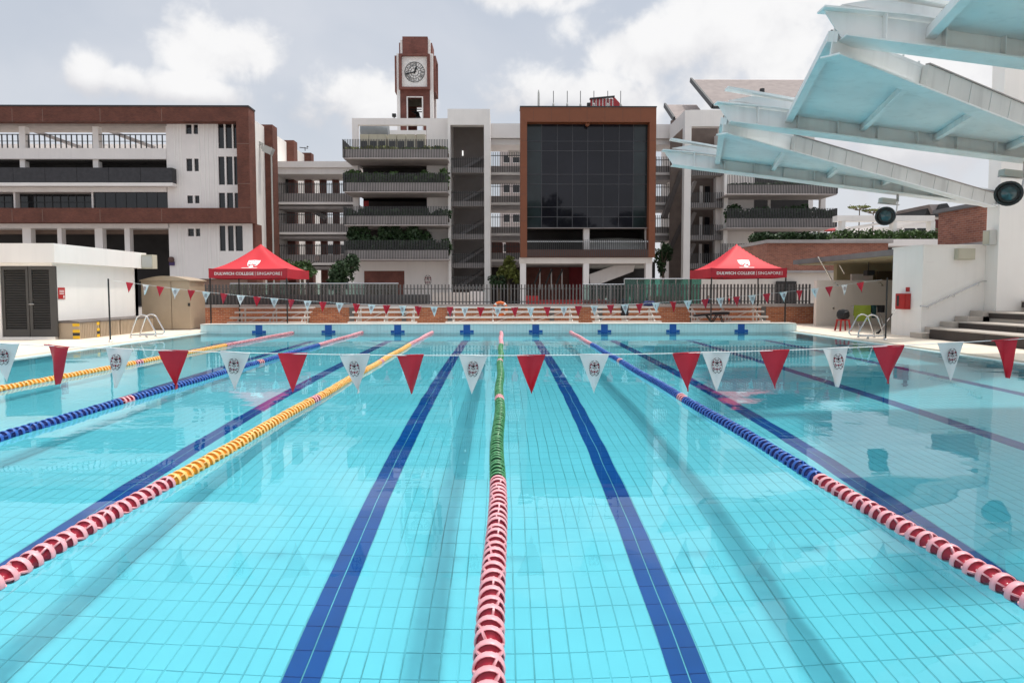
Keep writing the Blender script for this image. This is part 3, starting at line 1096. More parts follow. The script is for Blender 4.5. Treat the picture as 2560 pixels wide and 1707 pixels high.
# aluminium bleachers
def bleacher(px0, px1, label, dy=0):
    B = thing('bleacher', label, 'bleacher', 'aluminium bleachers behind the pool end wall')
    rows = ((28.0, .22, .02, .05), (28.35, .41, 0, 0), (28.75, .62, .05, .02), (29.15, .80, .10, 0))
    xa, xb = at(None, px0, 790, 28.4).x, at(None, px1, 790, 28.4).x
    for yy, z, ia, ib in rows:
        pk = MB()
        pk.box(xa + ia, xb - ib, yy + dy, yy + dy + .26, z, z + .045)
        pk.box(xa + ia, xb - ib, yy + dy + .004, yy + dy + .02, z - .03, z)
        pk.build('plank', alu, B)
    n = max(2, round((xb - xa) / 1.8) + 1)
    for i in range(n):
        xx = xa + .3 + (xb - xa - .6) * i / (n - 1)
        for yy, z, *_ in rows:
            MB().box(xx - .025, xx + .025, yy + dy + .10, yy + dy + .15, DECK, z - .001).build('leg', alu, B)
        MB().bar((xx + .03, 28.1 + dy, .18), (xx + .03, 29.3 + dy, .74), .03, .04).build('stringer', alu, B)
    for i in range(n - 1):
        xx = xa + .3 + (xb - xa - .6) * i / (n - 1)
        xe = xa + .3 + (xb - xa - .6) * (i + 1) / (n - 1)
        MB().bar((xx, 29.27 + dy, .15), (xe, 29.27 + dy, .70), .02, .03).build('brace', alu, B)
    return B


bleacher(575, 772, 'aluminium bleacher standing in the shade under the left red tent')
bleacher(873, 1047, 'short aluminium bleacher between the left red tent and the orange lifebuoy')
bleacher(1114, 1447, 'longest aluminium bleacher in the middle in front of the lifebuoy')
bleacher(1478, 1652, 'short aluminium bleacher with bags on it left of the right red tent')
bleacher(1726, 1920, 'aluminium bleacher standing in the shade under the right red tent')

# lifebuoy on the wall
lbx = at('G', 2012, 1180, WY - .25)
LBO = thing('lifebuoy', 'orange ring lifebuoy hung on the brick wall behind the bleachers', 'lifebuoy')
ring = [(lbx.x + .27 * math.cos(a * math.pi / 12), WY - .16, .74 + .27 * math.sin(a * math.pi / 12)) for a in range(24)]
MB().tube(ring, .06, 10, True).build('ring', orange_m, LBO, smooth=True)
for k in range(4):
    a0 = math.pi / 4 + k * math.pi / 2
    MB().tube([(lbx.x + .27 * math.cos(a0 + e), WY - .16, .74 + .27 * math.sin(a0 + e)) for e in (-.16, 0, .16)], .063, 10).build('band', print_white, LBO, smooth=True)
MB().box(lbx.x - .012, lbx.x + .012, WY - .1, WY - .08, .30, 1.02).build('hanger', steel, LBO)
# bags on the bleacher
bg = thing('sports_bag', 'upright black sports bag standing on the bleacher left of the right tent', 'bag')
p = at('H', 1480, 1180, 28.8)
b = MB(); b.lathe([(0, 0), (.16, .01), (.18, .12), (.17, .40), (.13, .50), (0, .52)], (p.x, 28.85, .457), 'Z', 14)
b.build('body', black_soft, bg, smooth=True)
MB().tube([(p.x - .07, 28.72, .93), (p.x - .05, 28.70, 1.02), (p.x + .05, 28.70, 1.02), (p.x + .07, 28.72, .93)], .012, 6).build('handle', black_soft, bg, smooth=True)
bg2 = thing('sports_bag', 'small grey and black bag lying on the top bench near the right tent', 'bag')
p = at('H', 1790, 1180, 29.0)
b = MB(); b.lathe([(0, -.24), (.10, -.22), (.12, 0), (.10, .22), (0, .24)], (p.x, 29.25, .965), 'X', 12)
b.build('body', shirt_blue, bg2, smooth=True)
MB().tube([(p.x - .12, 29.14, .98), (p.x, 29.12, 1.10), (p.x + .12, 29.14, .98)], .012, 6).build('strap', black_soft, bg2, smooth=True)

# folding frame machine under the right tent
pm = at('I', 690, 1250, 27.6)
fm_ = thing('exercise_bench', 'black padded folding bench standing under the right red tent', 'bench')
MB().bar((pm.x - .75, 27.6, .50), (pm.x - .05, 27.6, .56), .34, .07).build('pad', black_soft, fm_)
MB().bar((pm.x + .05, 27.6, .58), (pm.x + .65, 27.6, .60), .34, .11).build('pad', black_soft, fm_)
for sx, ex in ((-.25, .12), (.18, -.12), (.30, .52)):
    MB().tube([(pm.x + sx, 27.5, .52), (pm.x + ex, 27.5, DECK)], .022, 8).build('leg', black_metal, fm_, smooth=True)
    MB().tube([(pm.x + sx, 27.7, .52), (pm.x + ex, 27.7, DECK)], .022, 8).build('leg', black_metal, fm_, smooth=True)


# red canopy tents
def tent(x0, x1, y0, y1, label):
    T = thing('canopy_tent', label, 'tent', 'red canopy tents')
    ze, zp, zv = 2.36, 3.42, 2.0
    cx_, cy_ = (x0 + x1) / 2, (y0 + y1) / 2
    hw, hd = (x1 - x0) / 2, (y1 - y0) / 2

    def surf(u, v, lift=0):
        m_ = max(abs(u), abs(v))
        n_ = min(abs(u), abs(v))
        h = (1 - m_) ** 1.45 * (zp - ze)
        h -= .05 * math.sin(math.pi * m_) * (1 - (n_ / m_ if m_ > 1e-6 else 1))   # cloth sags between the hips
        return Vector((cx_ + u * hw, cy_ + v * hd, ze + h + lift))
    N = 28
    b = MB()
    for j in range(N + 1):
        for i in range(N + 1):
            b.v.append(tuple(surf(-1 + 2 * i / N, -1 + 2 * j / N)))
    for j in range(N):
        for i in range(N):
            a = j * (N + 1) + i
            b.f.append((a, a + 1, a + N + 2, a + N + 1)); b.m.append(0)
    o = b.build('roof_cloth', tent_red, T, smooth=True)
    so = o.modifiers.new('thickness', 'SOLIDIFY'); so.thickness = .006
    for (p0, p1) in (((x0, y0), (x1, y0)), ((x1, y0), (x1, y1)), ((x1, y1), (x0, y1)), ((x0, y1), (x0, y0))):
        b = MB()
        K = 16
        d_ = Vector((p1[0] - p0[0], p1[1] - p0[1], 0)); L_ = d_.length; d_ /= L_
        nrm = Vector((d_.y, -d_.x, 0))
        for s_ in (0, 1):
            for j in range(4):
                for i in range(K + 1):
                    t_ = i / K
                    wob = .012 * math.sin(t_ * 9 + p0[0]) * j / 3
                    q_ = Vector((p0[0], p0[1], 0)) + d_ * (L_ * t_) + nrm * (.004 + wob + (.004 if s_ else 0))
                    b.v.append((q_.x, q_.y, ze + .006 - (ze - zv) * j / 3 + (.025 * (abs(2 * t_ - 1) ** 6) if j == 0 else 0) + (.012 * math.cos(t_ * 6.28) if j == 3 else 0)))
            o_ = s_ * 4 * (K + 1)
            for j in range(3):
                for i in range(K):
                    a = o_ + j * (K + 1) + i
                    f = (a, a + 1, a + K + 2, a + K + 1)
                    b.f.append(f if s_ else f[::-1]); b.m.append(0)
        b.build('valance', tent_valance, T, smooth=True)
    for xx in (x0 + .03, x1 - .03):
        for yy in (y0 + .03, y1 - .03):
            g_ = MB(); g_.box(xx - .022, xx + .022, yy - .022, yy + .022, DECK + .01, ze - .02)
            lg = g_.build('leg', black_metal, T)
            one('foot_plate', black_metal, lg, xx - .06, xx + .06, yy - .06, yy + .06, DECK, DECK + .01)
    for yy in (y0 + .04, y1 - .04):
        for k in range(2):
            xa = x0 + .05 + k * hw
            MB().bar((xa, yy, 2.05), (xa + hw - .1, yy, 2.28), .02, .03).build('truss_bar', black_metal, T)
            MB().bar((xa, yy + .025, 2.28), (xa + hw - .1, yy + .025, 2.05), .02, .03).build('truss_bar', black_metal, T)
    W = x1 - x0
    zt = zv + .13
    lettering('DULWICH COLLEGE', x0 + W * .075, x0 + W * .575, y0 - .020, zt, .115, print_white, T, .018)
    lettering('SINGAPORE', x0 + W * .615, x0 + W * .915, y0 - .020, zt, .115, print_white, T)
    for fx in (.595, .932):
        one('printed_rule', print_white, T, x0 + W * fx - .006, x0 + W * fx + .006, y0 - .024, y0 - .020, zt - .02, zt + .13)
    # shield on the front roof cloth

    def sheet(poly, lift, m_, name):
        b = MB()
        c_ = (sum(p_[0] for p_ in poly) / len(poly), sum(p_[1] for p_ in poly) / len(poly))
        n_ = len(b.v); b.v.append(tuple(surf(c_[0], c_[1], lift)))
        for p_ in poly: b.v.append(tuple(surf(p_[0], p_[1], lift)))
        for i in range(len(poly)):
            b.f.append((0, 1 + i, 1 + (i + 1) % len(poly))); b.m.append(0)
        return b.build(name, m_, T)
    sh = [(-.15, -.50), (0, -.47), (.17, -.50), (.16, -.60), (.13, -.70), (.05, -.80), (0, -.84), (-.05, -.80), (-.12, -.70), (-.15, -.60)]
    sheet(sh, .012, print_white, 'printed_shield')
    for a in ([(-.20, -.845), (.20, -.845), (.17, -.885), (-.22, -.885)],):
        sheet(a, .012, print_white, 'printed_scroll')
    for (ux, vx) in ((-.08, -.58), (.08, -.58), (0, -.53), (-.08, -.68), (.07, -.68), (0, -.78)):
        sheet([(ux + .028 * math.cos(k), vx + .026 * math.sin(k)) for k in (0, 1.05, 2.1, 3.14, 4.2, 5.2)], .017, print_maroon, 'printed_charge')
    for s_ in (-1, 1):
        sheet([(0, -.62), (s_ * .10, -.76), (s_ * .07, -.78), (0, -.67)], .016, tent_red, 'printed_chevron')
    return T


tent(-11.25, -8.25, 26.5, 29.45, 'red canopy tent standing on the far deck left of the pool')
tent(8.15, 11.12, 26.5, 29.45, 'red canopy tent standing on the far deck right of the pool')

# ================================================================== RIGHT SIDE: STAND, WALLS, CANOPY ROOF
ST = thing('seating_stand', 'stepped stand with dark timber fronts along the right deck', 'seating stand')
TIERS = ((12.85, 13.72, DECK, .34, DECK), (13.72, 14.62, .34, .53, .34), (14.62, 15.6, .53, .82, .66), (15.6, 16.6, .82, 1.15, .98), (16.6, 20, 1.15, 1.5, 1.3))
for (x0, x1, zb, zt, zd) in TIERS:
    tr = one('tier', tread_m, ST, x0 + .02, 22.0, -8, 20.25, zb - (.2 if zb > DECK else 0), zt - .004)
    for k in range(12):
        y0 = -8 + k * 28.25 / 12
        one('timber_front', seat_brown, tr, x0 - .012, x0 + .019, y0 + .006, y0 + 28.25 / 12 - .006, zd + .004, zt - .006)
    one('tread', tread_m, tr, x0 - .02, x1, -8, 20.26, zt - .003, zt + .03)
for k in range(5):
    one('step', tread_m, ST, 12.62 + k * .46, 22, 20.27, 20.86, DECK, DECK + .165 * (k + 1))
SW = thing('stand_wall', 'white end wall of the stand with a sloping handrail', 'wall')
b = MB()
b.box(12.97, 22, 20.88, 22.5, DECK, 2.86)
b.build('wall', white_clean, SW)
one('cap', white_wall, SW, 12.94, 22, 20.85, 22.53, 2.86, 2.90)
hr = MB().tube([at('J', x, y, 20.80) for x, y in ((1262, 862), (1335, 866), (1620, 735), (1915, 600), (1960, 600))], .02, 8)
hr.build('hand_rail', steel, SW, smooth=True)
for x, y in ((1350, 862), (1620, 738), (1880, 618)):
    p = at('J', x, y, 20.80)
    MB().tube([(p.x, 20.80, p.z), (p.x, 20.80, p.z - .08), (p.x, 20.885, p.z - .08)], .008, 6).build('bracket', steel, SW)
rbo('recess_line', white_wall, SW, 'J', 1335, 398, 1410, 404, 20.86, .02)

CL = thing('stand_column', 'tall white column carrying the canopy roof at the right edge', 'column')
cxl = 14.9
one('shaft', white_clean, CL, cxl, cxl + 1.5, 20.35, 20.879, .3, 8.6)
bxs = thing('wall_box', 'grey service box fixed on the white column side', 'box')
one('housing', box_grey, bxs, cxl - .22, cxl - .002, 20.42, 20.72, at('J', 2000, 220, 20.5).z, at('J', 2000, 65, 20.5).z)
one('cover', box_beige, bxs, cxl - .235, cxl - .221, 20.44, 20.70, at('J', 2000, 210, 20.5).z, at('J', 2000, 75, 20.5).z)
bxs = thing('wall_box', 'beige service box high on the white stand wall above the handrail', 'box')
r = rc('J', 1650, 250, 1835, 375, 20.75)
one('housing', box_beige, bxs, r[0], r[1], 20.72, 20.878, r[2], r[3] - .02)
one('door', box_beige, bxs, r[0] + .03, r[1] - .03, 20.705, 20.719, r[2] + .03, r[3] - .05)

# fire hose cabinet on the side face of the wall
FC = thing('fire_cabinet', 'red fire hose cabinet on the white wall by the leaning mop', 'cabinet')
one('body', red_paint, FC, 12.80, 12.968, 21.45, 22.0, .90, 1.40)
one('door', red_paint, FC, 12.785, 12.799, 21.47, 21.98, .92, 1.38)
one('window', frame_dark, FC, 12.778, 12.784, 21.78, 21.90, 1.0, 1.33)
one('sign', red_paint, FC, 12.955, 12.968, 21.52, 21.72, 1.46, 1.60)
mp_ = thing('mop', 'long handled mop leaning on the white wall below the red cabinet', 'mop')
MB().tube([(12.60, 22.55, DECK + .05), (12.93, 22.1, .98)], .014, 8).build('handle', steel, mp_, smooth=True)
MB().tube([(12.56, 22.6, DECK), (12.64, 22.5, DECK + .16)], [.05, .02], 8).build('head', black_soft, mp_, smooth=True)
MB().tube([(12.79, 22.29, .60), (12.84, 22.22, .74)], .019, 8).build('grip', black_metal, mp_, smooth=True)

# shower wall and changing room
SHW = thing('shower_wall', 'low cream shower wall with three shower heads behind the towel rack', 'wall')
r = rc('J', 175, 590, 1030, 1075, 28.0)
one('wall', cream_wall, SHW, r[0], r[1] + 1.5, 28.0, 28.25, DECK, r[3])
for sx in (375, 615, 845):
    p = at('J', sx, 650, 27.9); p2 = at('J', sx - 20, 622, 27.98)
    b = MB(); b.tube([(p2.x, 27.99, p2.z), (p2.x, 27.86, p2.z + .03), (p.x, 27.76, p.z + .05)], .014, 8)
    b.lathe([(.02, .05), (.07, .0), (0, -.005)], (p.x, 27.76, p.z), 'Z', 10)
    b.build('shower_head', steel, SHW, smooth=True)
    p3 = at('J', sx - 22, 885, 27.95)
    MB().lathe([(0, -.05), (.04, -.05), (.04, 0), (0, .0)], (p3.x, 27.99, p3.z), 'Y', 10).build('push_valve', steel, SHW, smooth=True)
CR = thing('changing_room', 'olive changing room open under a flat grey roof at right', 'building')
one('roof', mat('roof_dark_grey', (.17, .165, .165), .7), CR, 13.35, 22, 22.52, 31.2, 2.70, 2.90)
one('soffit', olive_wall, CR, 13.5, 22, 22.53, 31.0, 2.66, 2.698)
one('back_wall', olive_wall, CR, 14.6, 22, 29.6, 29.9, DECK, 2.66)
one('side_wall', olive_wall, CR, 18.5, 18.7, 22.51, 29.6, DECK, 2.66)
rbo('panel', white_wall, CR, 'J', 545, 525, 765, 700, 29.4, .15)
rbo('recess', mat('olive_dark', (0.10, 0.075, 0.045), 0.9), CR, 'J', 808, 495, 1030, 700, 29.3, .1)
for (a, b_) in (((190, 345), (335, 590)), ((415, 430), (468, 520))):
    MB().tube([at('J', *a, 28.4), at('J', *b_, 28.4)], .03, 8).build('strut', steel, CR, smooth=True)
sp_ = thing('loudspeaker', 'small black loudspeaker mounted under the grey changing room roof', 'loudspeaker')
r = rc('J', 693, 487, 772, 545, 27.5)
b = MB(); b.prism([(r[0], 27.4, r[2]), (r[1], 27.4, r[2] + .03), (r[1], 27.4, r[3]), (r[0], 27.4, r[3])], (0, .3, 0)); b.build('cabinet', black_metal, sp_)
MB().bar(((r[0] + r[1]) / 2, 27.6, r[3]), ((r[0] + r[1]) / 2, 27.6, 2.66), .03, .03).build('bracket', black_metal, sp_)
one('grille', black_soft, sp_, r[0] + .03, r[1] - .03, 27.385, 27.399, r[2] + .05, r[3] - .03)

# drying rack with towels
tx = at('J', 700, 1115, 25.3).x
RK = thing('drying_rack', 'white folding drying rack on the right deck before the shower wall', 'drying rack')
x0, x1 = at('J', 560, 1000, 25.3).x, at('J', 860, 1000, 25.3).x
for yy, zz in ((25.1, .93), (25.3, .95), (25.5, .93)):
    MB().tube([(x0, yy, zz), (x1, yy, zz)], .009, 6).build('rod', steel, RK, smooth=True)
for xx in (x0 + .08, x1 - .08):
    for s_ in (-1, 1):
        MB().tube([(xx, 25.3 - s_ * .2, .93), (xx + .05, 25.3 + s_ * .28, DECK)], .010, 6).build('leg', steel, RK, smooth=True)


def cloth(name, m, lb, a, b_, ztop, zbot, y, wav):
    """a cloth hung over a rod: two falls joined at the top"""
    cth = MB()
    N, K = 12, 14
    for s_ in (0, 1):
        o0 = len(cth.v)
        for j in range(K + 1):
            v = j / K * 2 - 1
            for i in range(N + 1):
                u = i / N
                z = ztop - (ztop - (zbot if v < 0 else zbot + .2)) * abs(v) ** 1.0
                yy = y + .035 * v / (abs(v) + .15) + wav * math.sin(u * 9 + v * 2) * abs(v) + (.004 if s_ else 0)
                cth.v.append((a + (b_ - a) * u + .02 * v * math.sin(u * 3), yy, z + .012))
        for j in range(K):
            for i in range(N):
                f = (o0 + j * (N + 1) + i, o0 + j * (N + 1) + i + 1, o0 + (j + 1) * (N + 1) + i + 1, o0 + (j + 1) * (N + 1) + i)
                cth.f.append(f); cth.m.append(0)
    return cth.build(name, m, None, smooth=True, label=lb, cat='towel')


xa, xb, xc_ = at('J', 565, 900, 25.1).x, at('J', 738, 900, 25.1).x, at('J', 798, 900, 25.1).x
cloth('towel', lime_m, 'lime green towel hanging on the white drying rack', xa, xb, .95, .36, 25.08, .012)
cloth('towel', teal_cloth, 'dark teal towel hanging beside the lime green towel', xb + .02, xc_, .95, .48, 25.08, .02)
cloth('swim_shorts', black_soft, 'small black and red garment at the right end of the drying rack', xc_ + .03, x1 - .02, .95, .68, 25.10, .02)

# stool with a bag on it
sxx, syy = at('J', 450, 1100, 24.4).x, 24.4
SL = thing('stool', 'red plastic stool on the right deck behind the ladder', 'stool')
MB().prism([(sxx - .17, syy - .17, .43), (sxx + .17, syy - .17, .43), (sxx + .17, syy + .17, .43), (sxx - .17, syy + .17, .43)], (0, 0, .04)).build('seat', red_paint, SL)
for a in (-1, 1):
    for c in (-1, 1):
        MB().bar((sxx + a * .14, syy + c * .14, .43), (sxx + a * .19, syy + c * .19, DECK), .05, .035).build('leg', red_paint, SL)
bgs = thing('backpack', 'round black backpack resting on the red plastic stool', 'bag')
b = MB(); b.lathe([(0, 0), (.17, .02), (.22, .12), (.21, .24), (.15, .34), (0, .37)], (sxx, syy, .471), 'Z', 16)
b.build('body', black_soft, bgs, smooth=True)
MB().tube([(sxx - .1, syy - .2, .60), (sxx - .06, syy - .23, .72), (sxx + .06, syy - .22, .76), (sxx + .1, syy - .18, .70)], .014, 6).build('strap', black_metal, bgs, smooth=True)

# the folded canopy roof: beams on the columns, sail-like triangular decks hung between them
CN = thing('canopy_roof', 'white steel canopy of overlapping triangular decks over the right side of the pool', 'canopy')
BEAM_Y = [20.6 - 5.09 * k for k in range(6)]
TIPX, COLX = 4.87, 14.92
SLOPE = (4.03 - 5.27) / (COLX - TIPX)


def zb(x, up=0.0): return 5.27 + (x - TIPX) * SLOPE + up


for k, by in enumerate(BEAM_Y):
    H_ = .46
    B = MB()
    # web with a raked nose, top flange longer than the bottom flange
    B.prism([(TIPX + .28, by - .012, zb(TIPX + .28, .02)), (COLX, by - .012, zb(COLX, .02)), (COLX, by - .012, zb(COLX, H_)), (TIPX, by - .012, zb(TIPX, H_ - .06)), ], (0, .024, 0))
    bm_ = B.build('beam', roof_white, CN)
    f_ = MB(); f_.bar((TIPX + .26, by, zb(TIPX + .26, .01)), (COLX, by, zb(COLX, .01)), .40, .03); f_.build('bottom_flange', roof_white, bm_)
    f_ = MB(); f_.bar((TIPX - .04, by, zb(TIPX - .04, H_ - .05)), (TIPX + 1.2, by, zb(TIPX + 1.2, H_)), .26, .03)
    f_.bar((TIPX + 1.2, by, zb(TIPX + 1.2, H_)), (COLX, by, zb(COLX, H_)), .26, .03); f_.build('top_flange', roof_white, bm_)
    for i in range(1, 12):
        xx = TIPX + .9 * i
        if xx < COLX - .2:
            for s_ in (-1, 1):
                one('stiffener', roof_white, bm_, xx - .008, xx + .008, by + .013 * s_, by + .12 * s_, zb(xx, .03), zb(xx, H_ - .02))
    # upstand box over the nose
    f_ = MB(); f_.prism([(TIPX + .25, by - .05, zb(TIPX, H_) + .01), (TIPX + 2.2, by - .05, zb(TIPX + 2.2, H_) + .02), (TIPX + 2.2, by - .05, zb(TIPX + 2.2, H_) + .16), (TIPX + .8, by - .05, zb(TIPX + .8, H_) + .20)], (0, .1, 0))
    f_.build('upstand', roof_white, bm_)
    f_ = MB(); f_.bar((TIPX + .2, by, zb(TIPX + .2, H_) + .30), (TIPX + 2.6, by, zb(TIPX + 2.6, H_) + .20), .22, .05); f_.build('capping', roof_white, bm_)
    if k == len(BEAM_Y) - 1: break
    P = Vector((6.50, by - .02, zb(6.50, .34))); Q = Vector((5.03, by - 5.09, zb(5.03, .12))); Rr = Vector((COLX - .1, by - .05, zb(COLX - .1, .32)))
    n_ = (Q - P).cross(Rr - P).normalized()
    if n_.z < 0: n_ = -n_
    dk = MB().prism([P, Q, Rr], n_ * .05).build('deck', roof_white, CN)
    # standing seams on the deck top
    sm_ = MB()
    for i in range(1, 26):
        t_ = i / 26
        a, c = P.lerp(Rr, t_), Q.lerp(Rr, t_)
        if (a - c).length > .3: sm_.bar(a + n_ * .065, c + n_ * .065, .03, .03, up=n_)
    sm_.build('standing_seams', roof_white, dk, kind='stuff')
    MB().bar(P - n_ * .08, Q - n_ * .08, .14, .16, up=n_).build('edge_beam', roof_white, CN)
    bo_ = MB()
    for i in range(1, 24):
        c = P.lerp(Q, i / 24) + n_ * .06
        bo_.lathe([(0, .035), (.018, .03), (.022, 0), (.022, -.02)], c, 'Z', 6)
    bo_.build('edge_bolts', frame_dark, dk, kind='stuff')
    for t_ in (.2, .4, .6, .8):
        MB().bar(P.lerp(Rr, t_) - n_ * .075, Q.lerp(Rr, t_) - n_ * .075, .10, .14, up=n_).build('purlin', roof_white, CN)
    db = MB()
    db.bar(Q - n_ * .18, Rr - n_ * .18, .02, .34, up=n_)
    dbo = db.build('diagonal_beam', roof_white, CN)
    MB().bar(Q - n_ * .36, Rr - n_ * .36, .34, .03, up=n_).build('bottom_flange', roof_white, dbo)
    side = (Rr - Q).normalized().cross(n_)
    if side.y > 0: side = -side
    Q2 = Q.lerp(Rr, .20)
    MB().bar(Q2 + side * .07 - n_ * .16, Rr + side * .07 - n_ * .16, .10, .36, up=n_).build('gutter', gutter_m, dbo)
    MB().bar(Q2 + side * .10 + n_ * .035, Rr + side * .10 + n_ * .035, .08, .02, up=n_).build('gutter_lip', grey_conc, dbo)
    br_ = MB()
    for i in range(0, 14):
        c = Q2.lerp(Rr, i / 14) + side * .124 - n_ * .16
        br_.bar(c - n_ * .17, c + n_ * .17, .012, .012, up=side)
    br_.build('gutter_brackets', gutter_m, dbo, kind='stuff')
for k in range(1, 6):
    c2 = thing('stand_column', 'white column carrying the canopy beam on the near part of the stand', 'column', 'canopy columns out of view')
    one('shaft', white_clean, c2, COLX, COLX + 1.0, BEAM_Y[k] - .25, BEAM_Y[k] + .25, .5, 6.2)


def spotlight(y, zx, zy, label):
    """a round stadium lamp on a yoke below the beam, with its ballast box"""
    p = at('M', zx, zy, y)
    Lm = thing('spotlight', label, 'spotlight', 'spotlights under the canopy')
    r0 = .26
    ax = Vector((-.62, -.72, -.12)).normalized()
    rot = ax.to_track_quat('Z', 'Y').to_matrix()

    def lt(prof, name, m):
        b = MB().lathe(prof, (0, 0, 0), 'Z', 22)
        b.v = [tuple(rot @ Vector(v) + p) for v in b.v]
        return b.build(name, m, Lm, smooth=True)
    lt([(0, -.22), (.10, -.21), (.20, -.10), (r0, .02), (r0 + .02, .03), (r0 + .02, .13), (r0 - .03, .13), (r0 - .06, .05)], 'housing', black_metal)
    lt([(0, .10), (.08, .085), (.155, .05)], 'lens', lens_m)
    lt([(.15, .05), (r0 - .05, .055)], 'reflector', black_metal)
    top = Vector((p.x + .34, y, p.z + .40))
    MB().tube([p + Vector((.27, .05, 0)), p + Vector((.34, .05, .14)), top, (top.x, y, zb(top.x))], .022, 8).build('yoke', steel, Lm, smooth=True)
    MB().bar((top.x, y, top.z + .03), (top.x, y, zb(top.x) + .0), .05, .05).build('stem', steel, Lm)
    MB().bar((p.x - .18, y + .02, p.z + .47), (p.x + .26, y + .02, p.z + .42), .20, .15).build('ballast_box', box_grey, Lm)
    MB().bar((p.x - .24, y + .02, p.z + .385), (p.x + .40, y + .02, p.z + .33), .05, .03).build('arm', steel, Lm)
    return Lm


spotlight(BEAM_Y[0], 1000, 745, 'smaller looking black round spotlight hanging under the farthest canopy beam')
spotlight(BEAM_Y[1], 2205, 525, 'largest black round spotlight hanging at the right edge of the picture')

# ================================================================== SCHOOL BUILDINGS
# ---- left block: white fronts in a brick frame
DL = 70.0
DW = DL + 1.2
LB = thing('school_block', 'long white school block in a dark brick frame at left', 'building')
XL = -62.0
cor = at('B', 975, 800, DL).x
zt = at('B', 800, 120, DL).z
z_tb = at('B', 500, 275, DL).z
z_lt, z_lb = at('B', 500, 1220, DL).z, at('B', 500, 1378, DL).z
xc0 = at('B', 838, 700, DL).x
fr_ = MB()
fr_.box(XL, cor, DL, DL + 1.8, z_tb, zt)
fr_.box(xc0, cor, DL, DL + 1.8, z_lt, z_tb)
fr_.box(XL, cor, DL, DL + 1.8, z_lb, z_lt)
fr_.build('brick_frame', brick_front, LB)
one('frame_cap', frame_dark, LB, XL, cor + .05, DL - .05, DL + 1.85, zt, zt + .15)
# joints in the brick frame
j_ = MB()
for px_ in (30, 106, 250, 404):
    for (ya, yb) in ((272, 305), (523, 554)):
        r = rc(None, px_ - .6, ya, px_ + .6, yb, DL)
        j_.box(r[0], r[1], DL - .012, DL - .002, r[2], r[3])
for zy in (520, 955, 1215):
    z = at('B', 900, zy, DL).z
    j_.box(xc0, cor, DL - .012, DL - .002, z - .03, z + .03)
j_.build('movement_joint', mat('joint', (0.24, 0.15, 0.12), 0.9), LB)
# white front right part with its windows
xw0, xw1 = at('A', 2040, 800, DW).x, cor - .3
wz0, wz1 = at('B', 500, 1990, DW).z, z_tb + .2
wins = []
for (ya, yb, cols) in ((310, 415, ((278, 343), (363, 412))), (683, 820, ((285, 350), (372, 420))), (1085, 1170, ((295, 357), (378, 428))), (1445, 1528, ((302, 368), (388, 436)))):
    for a, b_ in cols: wins.append((rc('B', a, ya, b_, yb, DW), 2))
for (ya, yb, cols) in ((305, 572, ((632, 695), (712, 782), (798, 850))), (660, 968, ((636, 703), (722, 790), (806, 850))), (1055, 1222, ((640, 708), (728, 796), (812, 850))),
                       (1412, 1688, ((648, 712), (738, 802), (820, 900)))):
    for a, b_ in cols: wins.append((rc('B', a, ya, b_, yb, DW), 1))
MB().holes((xw0, xw1, wz0, wz1), [w[0] for w in wins], DW, DW + .35).build('wall', white_wall, LB)
one('core_wall', room_shade, LB, xw0 + .1, xw1 - .1, DW + 1.2, DW + 1.5, wz0, wz1)
for r, n in wins:
    window(LB, r, DW + .16, 1, n)
pj = MB()
for px_ in (438, 447, 454, 500, 512, 521, 534, 541):
    xx = at(None, px_, 420, DW).x
    pj.box(xx - .05, xx + .05, DW - .025, DW - .003, wz0 + .1, z_tb)
pj.build('cladding_rib', white_clean, LB)
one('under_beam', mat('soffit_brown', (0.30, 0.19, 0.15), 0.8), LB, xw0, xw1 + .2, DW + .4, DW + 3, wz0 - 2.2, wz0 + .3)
# open floors of the left part
MB().rb('A', -600, 640, 2040, 772, DW, 8).build('floor_slab', white_wall, LB)
MB().rb('A', -600, 1080, 2040, 1176, DW, 8).build('floor_slab', white_wall, LB)
MB().rb('E', -500, 120, 1745, 166, DW, 8).build('floor_slab', white_wall, LB)
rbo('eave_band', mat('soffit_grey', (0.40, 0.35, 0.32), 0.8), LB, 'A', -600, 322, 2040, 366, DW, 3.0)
for (zn, a, ya, b_, yb) in (('A', 232, 345, 305, 650), ('A', 1133, 345, 1203, 650), ('A', 245, 765, 305, 1085), ('A', 1140, 765, 1205, 1085),
                            ('A', 165, 1170, 186, 1385), ('A', 1120, 1170, 1142, 1385), ('E', 232, 160, 320, 420), ('E', 592, 160, 636, 420), ('E', 980, 160, 1060, 520), ('E', 1286, 160, 1340, 520)):
    rbo('column', white_wall, LB, zn, a, ya, b_, yb, DW + .25, .7)
one('back_wall', room_shade, LB, XL, xw0 + .1, DW + 2.2, DW + 2.4, at('E', 100, 160, DW).z, at('A', 100, 780, DW).z)
one('back_wall', room_shade, LB, XL, xw0 + .1, DW + 5.5, DW + 5.8, 0, at('E', 100, 166, DW).z)
rbo('ceiling', MATS.get('room_shade'), LB, 'A', -600, 774, 2040, 800, DW + .4, 1.8)
rbo('ceiling_beam', mat('soffit_brown2', (0.20, 0.14, 0.11), 0.8), LB, 'E', -500, 166, 1740, 226, DW + 2.0, 1.0)
